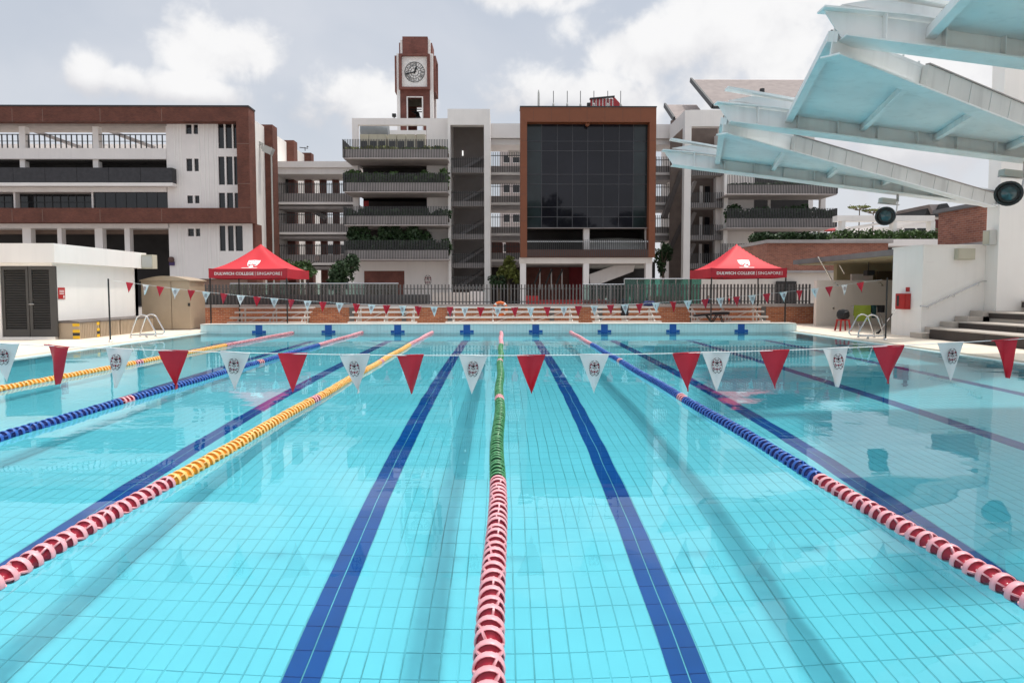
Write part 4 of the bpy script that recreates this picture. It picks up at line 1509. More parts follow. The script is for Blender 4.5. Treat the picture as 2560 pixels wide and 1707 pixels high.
# terrace rail, screen panels, glazing
tr_ = MB()
z0, z1 = at('A', 1000, 640, DW).z, at('A', 1000, 460, DW).z
tr_.box(XL, xw0, DW + .32, DW + .38, z1 - .08, z1)
tr_.box(XL, xw0, DW + .32, DW + .38, (z0 + z1) / 2, (z0 + z1) / 2 + .05)
for i in range(52):
    xx = XL + (xw0 - XL) * i / 51
    tr_.box(xx - .05, xx + .05, DW + .31, DW + .39, z0, z1)
tr_.build('terrace_rail', frame_dark, LB)
one('rear_parapet', white_wall, LB, XL, xw0, DW + 7, DW + 7.2, z0, z0 + 1.9)
for a in ((340, 400, 1000, 640), (1235, 390, 1900, 640)):
    p0, p1 = at('A', a[0], a[1], DW + 3), at('A', a[2], a[3], DW + 5)
    MB().bar(p0, p1, .3, .35).build('roof_strut', grey_conc, LB)
z0, z1 = at('A', 1000, 1078, DW).z, at('A', 1000, 898, DW).z
xe = at('A', 2110, 990, DW - .9).x
for i in range(9):
    w_ = (xe - XL) / 9
    one('screen_panel', mat('mesh_screen', (0.035, 0.034, 0.038), 0.6, 0.2, 3), LB, XL + i * w_ + .02, XL + (i + 1) * w_ - .02, DW - .92, DW - .88, z0, z1)
one('screen_panel', MATS['mesh_screen'], LB, xe - .04, xe, DW - .88, DW + .2, z0, z1)
one('balcony_slab', white_wall, LB, XL, xe, DW - .95, DW - .01, z0 - .35, z0 - .02)
r = rc('A', 1140, 1176, 2040, 1378, DW)
window(LB, r, DW + .2, 7, 1, frame_dark, glass_dark, 'glazing', .06)
r = rc('A', -500, 1176, 1120, 1378, DW)
window(LB, r, DW + 1.6, 16, 2, frame_dark, glass_dark, 'glazing', .07)
# side of the block with its brick piers
side_x = cor - .85
sd = MB()
sd.box(side_x - 6, side_x, DL + 1.85, 100, 0, zt - .3)
sd.build('side_wall', white_clean, LB)
for (ya, yb) in ((77.0, 78.6), (84.8, 86.2), (92.3, 93.6)):
    one('brick_pier', brick_front, LB, side_x - .3, cor + .06, ya, yb, 0, zt - .05)
one('brick_pier', brick_front, LB, side_x - .1, cor - .02, DL + 1.3, DL + 3.2, 0, z_lb)
MB().tube([(cor + .02, 76.6, at('B', 1150, 560, 76.6).z), (cor + .02, 76.6, .5)], .09, 8).build('down_pipe', box_grey, LB, smooth=True)
# floodlight cluster on the corner
FLT = thing('floodlight', 'cluster of grey floodlights bracketed off the brick corner at left', 'floodlight')
for (a, b_, s_) in ((1060, 505, .5), (1100, 520, .35), (1120, 570, .35), (1180, 590, .9)):
    p = at('B', a, b_, 75.5)
    MB().bar(p + Vector((-s_ * .5, 0, s_ * .2)), p + Vector((s_ * .5, 0, -s_ * .25)), s_ * .9, s_ * .8).build('lamp_head', box_grey, FLT)
MB().bar(at('B', 1040, 495, 75.6), at('B', 1190, 600, 75.6), .10, .10).build('arm', steel, FLT)
wv = thing('weather_vane', 'thin wind vane mast on the rear brick pier', 'wind vane')
p = at('B', 1580, 600, 92.5); pt = at('B', 1578, 560, 92.5)
MB().tube([p, pt], .05, 6).build('mast', frame_dark, wv)
MB().bar(at('B', 1520, 562, 92.5), at('B', 1612, 572, 92.5), .06, .10).build('arrow', frame_dark, wv)
MB().lathe([(0, -.12), (.15, 0), (0, .12)], at('B', 1606, 553, 92.5), 'Z', 8).build('cup', frame_dark, wv)
# someone with a purple shirt at the lower opening -> made further down

# ---- link bridge with barred galleries
DK = 80.5
LC = thing('link_bridge', 'white roofed link bridge with barred galleries between the two white blocks', 'building')
xa, xb = at('B', 1255, 900, DK).x - .5, at('B', 2110, 900, DK).x + 1.5
rbo('roof_band', white_wall, LC, 'B', 1235, 712, 2140, 778, DK - .3, 5)
rbo('roof_fascia', white_wall, LC, 'B', 1235, 780, 2140, 850, DK, 5)
for gy, (t0, t1, base) in enumerate(((945, 1060, 1155), (1275, 1392, 1482), (1612, 1728, 1815))):
    r = rc('B', 1235, t0, 2120, base, DK)
    zm = at('B', 1700, t1, DK).z
    bars(LC, r[0], r[1], r[2] + .02, r[3], DK - .06, .19, .075)
    one('parapet', planter_conc, LC, r[0], r[1], DK, DK + .2, r[2], zm)
    one('hand_rail', bar_dark, LC, r[0], r[1], DK + .02, DK + .08, r[3] - .22, r[3] - .14)
    one('floor_slab', white_wall, LC, r[0], r[1], DK - .1, DK + 4.5, r[2] - .28, r[2] - .02)
    one('ceiling', grey_conc, LC, r[0], r[1], DK + .3, DK + 4.4, r[2] - .75, r[2] - .42)
bk = MB()
for (a, b_) in ((1255, 1295), (1310, 1470), (1580, 1655), (1745, 1812), (1882, 1950)):
    r = rc('B', a, 850, b_, 2100, DK + 4)
    one('brick_pier', brick_tower, LC, r[0], r[1], DK + 4, DK + 4.6, 0, at('B', a, 850, DK + 4).z)
MB().bar(at('B', 1560, 1180, DK + 3.5), at('B', 1800, 1330, DK + 3.5), 1.2, .5).build('stair_flight', grey_conc, LC)
r = rc('B', 1310, 880, 1390, 1060, DK + 3.6)
one('dark_door', room_shade, LC, r[0], r[1], DK + 3.7, DK + 3.9, r[2], r[3])
one('notice', mat('notice_print', (0.30, 0.24, 0.22), 0.7), LC, *rc('F', 1605, 420, 1665, 480, DK - .1)[:2], DK - .14, DK - .09, *rc('F', 1605, 420, 1665, 480, DK - .1)[2:])

# ---- planter block
DP, DPW = 73.0, 77.0
PB = thing('planter_block', 'white school block with four barred planter balconies left of centre', 'building')
PROWS = (('C', 485, 595, 690), ('C', 862, 970, 1066), ('C', 1235, 1342, 1438), ('G', 295, 418, 524))
px0, px1 = at('C', 78, 800, DP).x, at('C', 1250, 800, DP).x
wx0, wx1 = at('C', 185, 800, DPW).x, at('C', 1262, 800, DPW).x
xo0, xo1 = at('C', 250, 800, DPW).x, at('C', 1015, 800, DPW).x
zs = []
for zn, ya, ym, yb in PROWS:
    zz = (at(zn, 700, ya, DP).z, at(zn, 700, ym, DP).z, at(zn, 700, yb, DP).z)
    zs.append(zz)
    bl = one('planter', planter_conc, PB, px0 + .1, px1, DP + .06, DP + .3, zz[2] + .05, zz[1])
    one('soil', bark_m, bl, px0 + .3, px1, DP + .3, DP + 2.0, zz[1] - .5, zz[1] - .15)
    one('side_panel', planter_conc, bl, px0 + .06, px0 + .25, DP + .06, DPW, zz[2] + .05, zz[1])
    bars(bl, px0, px1, zz[2], zz[0], DP, .168, .066)
    sb_ = MB()
    for i in range(22):
        yy = DP + .1 + i * .18
        sb_.box(px0 - .03, px0 + .03, yy, yy + .07, zz[2], zz[0])
    sb_.build('side_bars', bar_dark, bl, kind='stuff')
    one('floor_slab', planter_conc, PB, px0 + .05, px1, DP + .04, DPW + .1, zz[2] - .12, zz[2] - .02)
# wall with openings
hs = []
tops = [at('C', 600, 325, DPW).z, at('C', 600, 735, DPW).z, at('C', 600, 1100, DPW).z, at('G', 600, 145, DPW).z]
bots = [at('C', 600, 600, DPW).z, zs[1][1] - .4, zs[2][1] - .4, zs[3][1] - .4]
for a, b_ in zip(tops, bots): hs.append((xo0, xo1, b_, a))
gz0, gz1 = at('G', 600, 1000, DPW).z, at('G', 600, 672, DPW).z
gx0, gx1 = at('G', 343, 760, DPW).x, at('G', 838, 760, DPW).x
hs.append((gx0, gx1, 0.2, gz1))
MB().holes((wx0, wx1, 0, at('C', 600, 250, DPW).z), hs, DPW, DPW + .5).build('wall', white_wall, PB)
one('brick_panel', brick_tower, PB, gx0, gx1, DPW + .12, DPW + .4, 0, gz1)
for k in (1, 2, 3):
    one('room_back', room_shade, PB, xo0 - .3, xo1 + .3, DPW + 4.0, DPW + 4.2, bots[k] - .5, tops[k] + .4)
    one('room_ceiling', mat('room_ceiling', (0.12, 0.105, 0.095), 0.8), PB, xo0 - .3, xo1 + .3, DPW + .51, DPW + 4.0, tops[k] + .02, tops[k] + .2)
r = rc('G', 868, 140, 888, 300, DPW + .3)
one('slim_post', white_wall, PB, r[0], r[1], DPW + .1, DPW + .4, r[2], r[3])
rc1 = rc('C', 305, 1175, 365, 1235, DPW + 2)
one('red_board', red_paint, PB, rc1[0], rc1[1], DPW + 2, DPW + 2.1, rc1[2], rc1[3])
# crest painted on the ground floor wall
cr2 = CREST.copy()
p = at('G', 1125, 785, DPW)
cr2.transform(Matrix.Scale(8.6, 4))
cw_ = link('painted_crest', cr2, PB); cw_.location = (p.x, DPW - .02, p.z)
# planting in the balconies
for k, (lb, m_, n, hh, sz) in enumerate((('yellow green grasses growing in the top planter balcony', leaf_yellow, 1500, .55, .34),
                                         ('broad dark leaves growing in the second planter balcony from the top', leaf_mid, 1900, 1.5, .5),
                                         ('dark shrubs growing in the third planter balcony from the top', leaf_dark, 1500, .95, .36),
                                         ('tall dense dark shrubs growing in the lowest planter balcony', leaf_dark, 5200, 2.7, .36))):
    zb_ = zs[k][1] - .1
    es = []
    n_c = 16
    for i in range(n_c):
        xx = px0 + .5 + (px1 - px0 - .9) * (i + random.uniform(-.3, .3)) / (n_c - 1)
        h = hh * random.uniform(.55, 1.1)
        if k == 3 and i > 12: h *= .5
        es.append((xx, DP + 1.1 + random.uniform(-.3, .3), zb_ + h * .45, .62, .6, h * .62))
    pl = thing('planter_shrubs', lb, 'shrubs', 'planting in the balconies left of centre')
    foliage('leaves', pl, es, n, sz, m_, flat=1.6 if k == 0 else .9)
    if k == 0: foliage('leaves', pl, es[9:], 500, .34, leaf_mid, flat=1.6)
    st_ = MB()
    for e in es[::2]: st_.tube([(e[0], e[1], zb_ - .1), (e[0] + .1, e[1], e[2])], .03, 5)
    st_.build('stems', bark_m, pl)
# roof plant
for i, cxp in enumerate((268, 370, 468, 580, 683, 787, 900)):
    r = rc('C', cxp, 430, cxp + 96, 590, DPW + 1.2)
    cu = thing('condenser_unit', ['first', 'second', 'third', 'fourth', 'fifth', 'sixth', 'seventh'][i] + ' beige condenser from the left in the row behind the top planter', 'condenser', 'condensers on the planter block roof')
    one('casing', box_beige, cu, r[0], r[1], DPW + 1.2, DPW + 2.2, r[2] - .3, r[3])
    one('grille', frame_dark, cu, r[0] + .12, r[1] - .12, DPW + 1.15, DPW + 1.19, r[2] - .2, r[3] - .75)
one('roof_deck', grey_conc, PB, wx0, wx1, DPW + .5, DPW + 12, zs[0][1] - .5, zs[0][1] - .3)
tk = thing('water_tank', 'grey rounded tank lying on the roof behind the white frame', 'tank')
r = rc('C', 285, 345, 590, 428, DPW + 5)
MB().lathe([(0, r[0] - .2), (.9, r[0]), (1.25, r[0] + .6), (1.25, r[1] - .7), (.8, r[1]), (0, r[1] + .1)], (0, DPW + 5, r[2] + .4), 'X', 16).build('shell', mat('tank_grey', (.26, .28, .29), .4, .08), tk, smooth=True)
for xx in (r[0] + .8, r[1] - .8): one('saddle', grey_conc, tk, xx - .2, xx + .2, DPW + 4.2, DPW + 5.8, r[2] - 3.2, r[2] - .3)
rbo('parapet', white_clean, PB, 'C', 590, 385, 1005, 432, DPW + 8, .3)
lp = thing('roof_lamp', 'small black floodlight on the roof edge left of the clock tower', 'lamp')
r = rc('C', 630, 202, 672, 236, DPW + 1)
one('head', black_metal, lp, r[0], r[1], DPW + .8, DPW + 1.2, r[2], r[3]); MB().tube([((r[0] + r[1]) / 2, DPW + 1, r[2] - .5), ((r[0] + r[1]) / 2, DPW + 1, r[2])], .06, 6).build('stem', black_metal, lp)

# ---- stair tower
DS = 75.5
SX = thing('stair_tower', 'narrow white stair tower open at the front with grey landings', 'building')
r = rc('C', 1256, 146, 1726, 2400, DS)
ro = rc('C', 1285, 325, 1660, 2400, DS)
MB().holes((r[0], r[1], 0, r[3]), [(ro[0], ro[1], -1, ro[3])], DS, DS + 1.0).build('front_frame', white_clean, SX)
one('left_wall', white_wall, SX, r[0], r[0] + .25, DS + 1.0, DS + 6, 0, r[3])
one('right_wall', white_wall, SX, r[1] - .25, r[1], DS + 1.0, DS + 6, 0, r[3])
one('back_wall', mat('stair_wall', (.30, .265, .25), .85, .06), SX, r[0] + .25, r[1] - .25, DS + 5.4, DS + 5.8, 0, r[3] - .5)
one('roof_slab', white_wall, SX, r[0] + .25, r[1] - .25, DS + 1.0, DS + 5.9, r[3] - .5, r[3] - .2)
for zn, yt, y0, y1 in (('C', 690, 800, 860), ('C', 1065, 1175, 1235), ('C', 1430, 1547, 1600), ('G', 100, 220, 285), ('G', 455, 572, 635), ('G', 735, 860, 900)):
    za, zb1, zt_ = at(zn, 1450, y1, DS + 1).z, at(zn, 1450, y0, DS + 1).z, at(zn, 1450, yt, DS + 1).z
    if zn == 'C' and y0 == 1547: continue
    ld = one('landing', grey_conc, SX, ro[0], ro[1], DS + 1.05, DS + 3.0, za, zb1 - .02)
    bars(ld, ro[0], ro[1], za + .02, zt_, DS + .98, .20, .07)
    one('hand_rail', bar_dark, ld, ro[0], ro[1], DS + 1.06, DS + 1.1, zt_ - .2, zt_ - .12)
    MB().bar((ro[0] + .6, DS + 3.4, zb1), (ro[1] - .4, DS + 4.8, zb1 + 1.8), 1.2, .3).build('stair_flight', grey_conc, ld)
tl = thing('tube_light', 'upright lit white tube lamp on the upper stair tower wall', 'lamp')
r = rc('C', 1412, 612, 1424, 668, DS + 5.2)
tm = bpy.data.materials.new('tube_glow'); tm.use_nodes = True
pb_ = tm.node_tree.nodes['Principled BSDF']; pb_.inputs['Base Color'].default_value = (.8, .8, .8, 1); pb_.inputs['Emission Color'].default_value = (1, .97, .92, 1); pb_.inputs['Emission Strength'].default_value = 1.2
one('tube', tm, tl, r[0], r[1], DS + 5.28, DS + 5.34, r[2], r[3]); one('tray', box_grey, tl, r[0] - .05, r[1] + .05, DS + 5.345, DS + 5.39, r[2] - .05, r[3] + .05)


# ---- barred galleries either side of the glass block
def gallery(name, label, x0p, x1p, Y, rows, top, roof_pts):
    Gk = thing(name, label, 'building')
    xa, xb = at(None, x0p, 450, Y).x, at(None, x1p, 450, Y).x
    one('roof_band', white_wall, Gk, xa, xb, Y - .4, Y + 4, at(None, x0p, top[1], Y).z, at(None, x0p, top[0], Y).z)
    one('roof_fascia', white_wall, Gk, xa, xb, Y, Y + 4, at(None, x0p, top[2], Y).z, at(None, x0p, top[1], Y).z - .03)
    for (yt, yb) in rows:
        zt_, zb_ = at(None, x0p, yt, Y).z, at(None, x0p, yb, Y).z
        sl = one('floor_slab', white_wall, Gk, xa, xb, Y - .02, Y + 3.8, zb_ - .30, zb_)
        one('soffit', grey_conc, sl, xa, xb, Y + .2, Y + 3.7, zb_ - .85, zb_ - .32)
        bars(sl, xa, xb, zb_ + .01, zt_, Y - .06, .20, .07)
        one('hand_rail', bar_dark, sl, xa, xb, Y + .02, Y + .08, zt_ - .42, zt_ - .34)
        one('kerb', planter_conc, sl, xa, xb, Y + .03, Y + .12, zb_, zb_ + .75)
    return Gk, xa, xb


G1, g1a, g1b = gallery('gallery', 'barred open gallery between the white stair tower and the glass block', 1226, 1304, 82.0,
                       ((381, 431), (458, 506), (535, 583), (608, 648)), (311, 347, 362), None)
for (a, b_) in ((1228, 1256), (1264, 1299)):
    r = rc(None, a, 590, b_, 632, 85.6)
    one('brick_wall', brick_tower, G1, r[0], r[1], 85.6, 85.9, r[2], r[3])
r = rc(None, 1271, 362, 1300, 392, 85.5)
one('white_wall', white_wall, G1, r[0], r[1], 85.5, 85.8, r[2], r[3])
one('ground_wall', room_shade, G1, g1a - .3, g1b + .3, 85.0, 85.3, 0, at('G', 2000, 610, 85).z)
one('ground_beam', grey_conc, G1, g1a, g1b, 82.0, 83.0, at('G', 2000, 605, 82).z, at('G', 2000, 535, 82).z)
G2, g2a, g2b = gallery('gallery', 'barred open gallery between the glass block and the right white tower', 1636, 1692, 82.0,
                       ((392, 431), (460, 506), (538, 583)), (313, 348, 362), None)
one('side_wall', white_wall, G2, g2b - .5, g2b + .8, 82.1, 88, 0, at(None, 1690, 340, 82).z)
for (a, b_, y0, y1) in ((1660, 1700, 430, 545), (1660, 1702, 560, 650)):
    MB().bar(at(None, a, y1, 81), at(None, b_, y0, 81), 1.4, .5).build('stair_flight', mat('stair_dark', (.10, .085, .08), .8), G2)
MB().prism([at('K', 150, 700, 80.5), at('K', 300, 560, 78), at('K', 300, 395, 78), at('K', 150, 545, 80.5)], (0, .5, 0)).build('sloping_band', white_clean, G2)

# ---- glass block
DG = 70.0
GB = thing('glass_block', 'brown framed block with a dark glass curtain wall in the centre', 'building')
fo = rc('D', 452, 128, 1968, 1798, DG)
fi = rc('D', 527, 292, 1895, 1520, DG)
zb0 = at('H', 1000, 505, DG).z
MB().holes((fo[0], fo[1], zb0, fo[3]), [(fi[0], fi[1], zb0 - 1, fi[3])], DG, DG + 1.6).build('frame', brown_panel, GB)
one('frame_cap', frame_dark, GB, fo[0] - .04, fo[1] + .04, DG - .04, DG + 1.64, fo[3], fo[3] + .12)
jm = MB()
for px_ in (600, 800, 1000, 1200, 1400, 1600, 1800):
    xx = at('D', px_, 210, DG).x
    jm.box(xx - .012, xx + .012, DG - .006, DG - .001, fi[3] + .1, fo[3] - .1)
for py_ in (500, 800, 1100, 1400):
    zz = at('D', 490, py_, DG).z
    for a, b_ in ((fo[0], fi[0]), (fi[1], fo[1])): jm.box(a + .05, b_ - .05, DG - .006, DG - .001, zz - .012, zz + .012)
jm.build('panel_joint', brown_dark, GB)
YG = DG + 1.0
gx = [at('D', v, 800, YG).x for v in (520, 690, 865, 1035, 1205, 1380, 1555, 1715, 1905)]
gz = [at('D', 1200, v, YG).z for v in (285, 510, 618, 880, 990, 1245, 1355, 1475)]
cur = MB()
for xx in gx[1:-1]: cur.box(xx - .035, xx + .035, YG - .05, YG + .03, gz[-1], gz[0])
for zz in gz[1:]: cur.box(gx[0], gx[-1], YG - .045, YG + .03, zz - .035, zz + .035)
cwm = cur.build('curtain_grid', mullion, GB)
for i in range(8):
    for j in range(7):
        gm_ = glass_curtain if 0 < i < 7 else mat('glass_curtain_teal', (0.018, 0.026, 0.028), 0.05, 0.5, 0.35, spec=0.45)
        o = one('pane', gm_, cwm, gx[i] + .03, gx[i + 1] - .03, YG, YG + .02, gz[j + 1] + .03, gz[j] - .03)
        o.data.transform(Matrix.Translation((gx[i], YG, gz[j])) @ Euler((random.uniform(-.006, .006), 0, random.uniform(-.006, .006))).to_matrix().to_4x4() @ Matrix.Translation((-gx[i], -YG, -gz[j])))
one('core', room_shade, GB, fo[0] + .3, fo[1] - .3, YG + .5, YG + 10, gz[-1], fo[3] - .4)
# terrace under the glass
zbt, zbb = at('H', 1000, 140, YG).z, at('H', 1000, 410, DG).z
one('beam', grey_conc, GB, fi[0], fi[1], DG + .6, DG + 1.6, zbt - .12, gz[-1] - .04)
rbo('column', white_wall, GB, 'H', 975, 150, 1046, 505, DG + 1.2, .7)
rbo('column', white_wall, GB, 'H', 1735, 150, 1762, 505, DG + 1.2, .7)
one('room_back', room_shade, GB, fi[0] - .4, fi[1] + 1.2, DG + 6, DG + 6.2, zb0, zbt + .6)
one('room_side', room_shade, GB, fi[1] + .1, fi[1] + .3, DG + 1.65, DG + 6, zb0, zbt + .6)
one('terrace_floor', brown_dark, GB, fi[0], fi[1], DG + .08, DG + 6, zb0 + .02, zb0 + .3)
one('fascia', brown_dark, GB, fi[0] + .002, fi[1] - .002, DG + .06, DG + .2, zb0 + .06, zbb)
rl = at('H', 1000, 290, DG).z
bars(GB, fi[0], fi[1], zb0 + .1, rl, DG + .01, .20, .06)
one('hand_rail', steel, GB, fi[0], fi[1], DG + .1, DG + .16, at('H', 1000, 318, DG).z, at('H', 1000, 306, DG).z)
MB().lathe([(1.6, -3.2), (1.7, 0), (1.6, 3.2)], (at('H', 1380, 350, DG + 3).x, DG + 4, zbb - .2), 'X', 16).build('round_store', box_grey, GB)
one('lower_beam', cream_wall, GB, fo[0] - .1, fo[1] - .2, DG + .3, DG + 1.2, at('H', 1000, 580, DG).z, zb0 - .02)
one('soffit', grey_conc, GB, fo[0], fo[1], DG + 1.2, DG + 9, at('H', 1000, 590, DG).z, zb0 - .03)
for a, b_ in ((198, 270), (972, 1040), (1735, 1810)):
    rbo('pillar', white_wall, GB, 'H', a, 515, b_, 1500, DG + .35, .8)
pts = [at('H', *v, DG + 3) for v in ((1045, 715), (1400, 590), (1610, 585), (1585, 680), (1180, 832), (1060, 832))]
MB().prism(pts, (0, .4, 0)).build('ramp', white_wall, GB)
rbo('rear_brick', brick_tower, GB, 'H', 200, 560, 1000, 1100, DG + 9, .3)
rbo('rear_red', mat('red_wall', (.20, .015, .02), .8), GB, 'H', 800, 600, 975, 1100, DG + 8.6, .3)
rbo('rear_dark', room_shade, GB, 'H', 1000, 560, 1850, 1100, DG + 8.8, .3)
for a in (430, 570, 700):
    MB().bar(at('H', a - 60, 830, DG + 6), at('H', a + 20, 650, DG + 6), .18, .18).build('climbing_pole', frame_dark, GB)
    MB().bar(at('H', a + 10, 900, DG + 6), at('H', a + 10, 650, DG + 6), .12, .12).build('climbing_pole', white_wall, GB)
MB().lathe([(0, -.3), (.22, -.2), (.22, .2), (0, .3)], (at('D', 1210, 305, DG).x, DG + .5, fi[3] - .12), 'Y', 10).build('soffit_lamp', brown_panel, GB)
# thin air terminals along the roof
words = ['first', 'second', 'third', 'fourth', 'fifth', 'sixth', 'seventh']
for i, v in enumerate((657, 822, 977, 1125, 1275, 1430, 1575)):
    xx = at('D', v, 100, DG + 1).x
    ar = thing('lightning_rod', words[i] + ' thin upright rod from the left on the brown block roof', 'rod', 'rods along the brown block roof')
    MB().tube([(xx, DG + 1, fo[3] - .3), (xx, DG + 1, at('D', v, -55 if i else 30, DG + 1).z)], .035, 6).build('mast', frame_dark, ar)
    MB().lathe([(0, 0), (.12, 0), (.10, .5 if i else 1.6), (.04, .6 if i else 1.9)], (xx, DG + 1, fo[3] + .1), 'Z', 8).build('base', box_grey, ar)
rs = thing('roof_hut', 'small red and white striped hut on the brown block roof', 'hut')
r = rc('D', 1245, 30, 1505, 140, DG + 8)
one('wall', white_clean, rs, r[0], r[1], DG + 8, DG + 11, r[2] - 1.5, r[3] - .05)
redl = mat('hut_red', (.42, .04, .045), .6, .05)
for i in range(8):
    xx = r[0] + (r[1] - r[0]) * i / 7
    one('red_stripe', redl, rs, xx - .11, xx + .11, DG + 7.93, DG + 7.99, r[2] - 1.5, r[3] - .03)
MB().prism([at('D', 1500, 8, DG + 8), at('D', 1612, 132, DG + 8), at('D', 1500, 170, DG + 8)], (0, 3, 0)).build('red_wing', redl, rs)
MB().bar(at('D', 1228, 36, DG + 8), at('D', 1505, 10, DG + 8), .5, .14).build('roof', frame_dark, rs)
lp = thing('roof_lamp', 'small black floodlight on the roof edge of the brown block', 'lamp')
r = rc('D', 1198, 82, 1238, 112, DG + .8)
one('head', black_metal, lp, r[0], r[1], DG + .6, DG + 1.0, r[2], r[3]); MB().tube([((r[0] + r[1]) / 2, DG + .8, fo[3] - .1), ((r[0] + r[1]) / 2, DG + .8, r[2])], .05, 6).build('stem', black_metal, lp)

# ---- right white tower
DR = 75.5
RT = thing('white_tower', 'open white tower with slim columns and barred landings right of the glass block', 'building')
r1 = rc('K', 288, 400, 357, 2400, DR)
one('column', white_clean, RT, r1[0], r1[1], DR, DR + .9, 0, at('K', 320, 395, DR).z)
rbo('top_band', white_clean, RT, 'K', 357, 392, 760, 562, DR + .01, .9)
r2 = rc('K', 700, 560, 742, 2400, DR)
one('column', white_clean, RT, r2[0], r2[1], DR, DR + .9, 0, at('K', 720, 560, DR).z)
one('back_wall', mat('stair_wall_brown', (.17, .13, .11), .85), RT, r1[0] - .3, r2[1] + .3, DR + 5, DR + 5.3, 0, at('K', 500, 500, DR + 5).z)
one('right_wall', white_wall, RT, r2[1] - .1, r2[1] + .2, DR + .95, DR + 5, 0, at('K', 720, 560, DR).z)
for i, (zn, yt, ym, yb) in enumerate((('K', 940, 1010, 1062), ('K', 1238, 1345, 1398), ('I', 105, 232, 292), ('I', 455, 580, 642))):
    za, zm, zt_ = at(zn, 500, yb, DR).z, at(zn, 500, ym, DR).z, at(zn, 500, yt, DR).z
    ld = one('landing', grey_conc, RT, r1[1], r2[0], DR + .35, DR + 2.6, za + .02, zm)
    bars(ld, r1[1], r2[0], za, zt_, DR + .26, .20, .075)
    r = rc('K', 470, 0, 500, 10, DR + 4)
    one('slim_panel', white_wall, ld, r[0], r[1], DR + 4, DR + 4.1, zm, zm + 2.4)
    r = rc('K', 530, 0, 580, 10, DR + 4)
    one('glazing', glass_dark, ld, r[0], r[1], DR + 4.2, DR + 4.3, zm, zm + 2.4)
    r = rc('K', 380, 0, 400, 10, DR + 4)
    MB().bar((r1[1] + .3, DR + 3.5, za - 3), (r1[1] + 1.4, DR + 3.5, za - .2), 1.0, .3).build('stair_flight', grey_conc, ld)

# ---- right planter block
RB = thing('planter_block', 'white school block with barred planter balconies behind the canopy at right', 'building')
q0, q1 = at('K', 742, 1200, DP).x, at('K', 1875, 1200, DP).x
prow = (('K', 1062, 1165, 1255), ('K', 1405, 1510, 1602))
rz = []
for zn, ya, ym, yb in prow:
    zz = (at(zn, 1300, ya, DP).z, at(zn, 1300, ym, DP).z, at(zn, 1300, yb, DP).z); rz.append(zz)
    bl = one('planter', planter_conc, RB, q0, q1 - .1, DP + .06, DP + .3, zz[2] + .05, zz[1])
    one('side_panel', planter_conc, bl, q1 - .25, q1 - .06, DP + .31, DPW, zz[2] + .05, zz[1])
    bars(bl, q0, q1, zz[2], zz[0], DP, .168, .066)
    one('floor_slab', planter_conc, RB, q0, q1 - .05, DP + .04, DPW + .1, zz[2] - .12, zz[2] - .02)
    sb_ = MB()
    for i in range(22): sb_.box(q1 - .03, q1 + .03, DP + .1 + i * .18, DP + .17 + i * .18, zz[2], zz[0])
    sb_.build('side_bars', bar_dark, bl, kind='stuff')
zz3 = at('I', 1000, 320, DP).z
bars(RB, q0, at('I', 1190, 350, DP).x, zz3 - 2, zz3, DP + 2, .168, .066)
hx0, hx1 = at('K', 1012, 1300, DPW).x, at('K', 1700, 1300, DPW).x
wz = at('K', 1300, 900, DPW).z
MB().holes((q0, at('K', 1752, 1300, DPW).x, 0, wz), [(hx0, hx1, rz[1][1] - .3, at('K', 1300, 1278, DPW).z), (at('I', 1200, 220, DPW).x, hx1, 0, at('I', 1400, 160, DPW).z), (hx0, hx1, rz[0][1] - .3, wz - .4)], DPW, DPW + .5).build('wall', white_wall, RB)
one('room_back', room_shade, RB, q0 + .2, hx1 + .4, DPW + 4, DPW + 4.2, 0, wz - .2)
r = rc('K', 1158, 1270, 1175, 1420, DPW + .3)
one('slim_post', white_wall, RB, r[0], r[1], DPW + .1, DPW + .4, r[2], r[3])
for zk, lb, n, hh, cs in ((rz[1][1], 'dark leafy shrubs in the balcony of the right planter block', 2200, 1.5, (('K', 780), ('K', 830), ('K', 960), ('K', 1040), ('K', 1130), ('K', 1230), ('K', 1330), ('K', 1430), ('K', 1530), ('K', 1640), ('K', 1720), ('K', 1790))),
                          (rz[0][1], 'low dark shrubs in the upper balcony of the right planter block', 700, .45, tuple(('K', v) for v in range(800, 1800, 90)))):
    pl = thing('planter_shrubs', lb, 'shrubs')
    es = []
    for zn, v in cs:
        xx = at(zn, v, 1380, DP + 1).x; h = hh * random.uniform(.6, 1.1)
        es.append((xx, DP + 1.1, zk + h * .4, .75, .6, h * .6))
    foliage('leaves', pl, es, n, .34, leaf_dark, flat=.9)
hd = thing('hedge', 'long dark clipped hedge below the right planter block', 'hedge')
es = []
for i in range(20):
    p = at(None, 1886 + i * 10, 592, 66); es.append((p.x, 66, p.z - .15, .55, .6, .48 + random.uniform(-.1, .2)))
foliage('leaves', hd, es, 3600, .26, leaf_dark, flat=.9)
MB().box(es[0][0] - .3, es[-1][0] + .3, 65.8, 66.2, 0, es[0][2] - .3).build('stems', bark_m, hd)

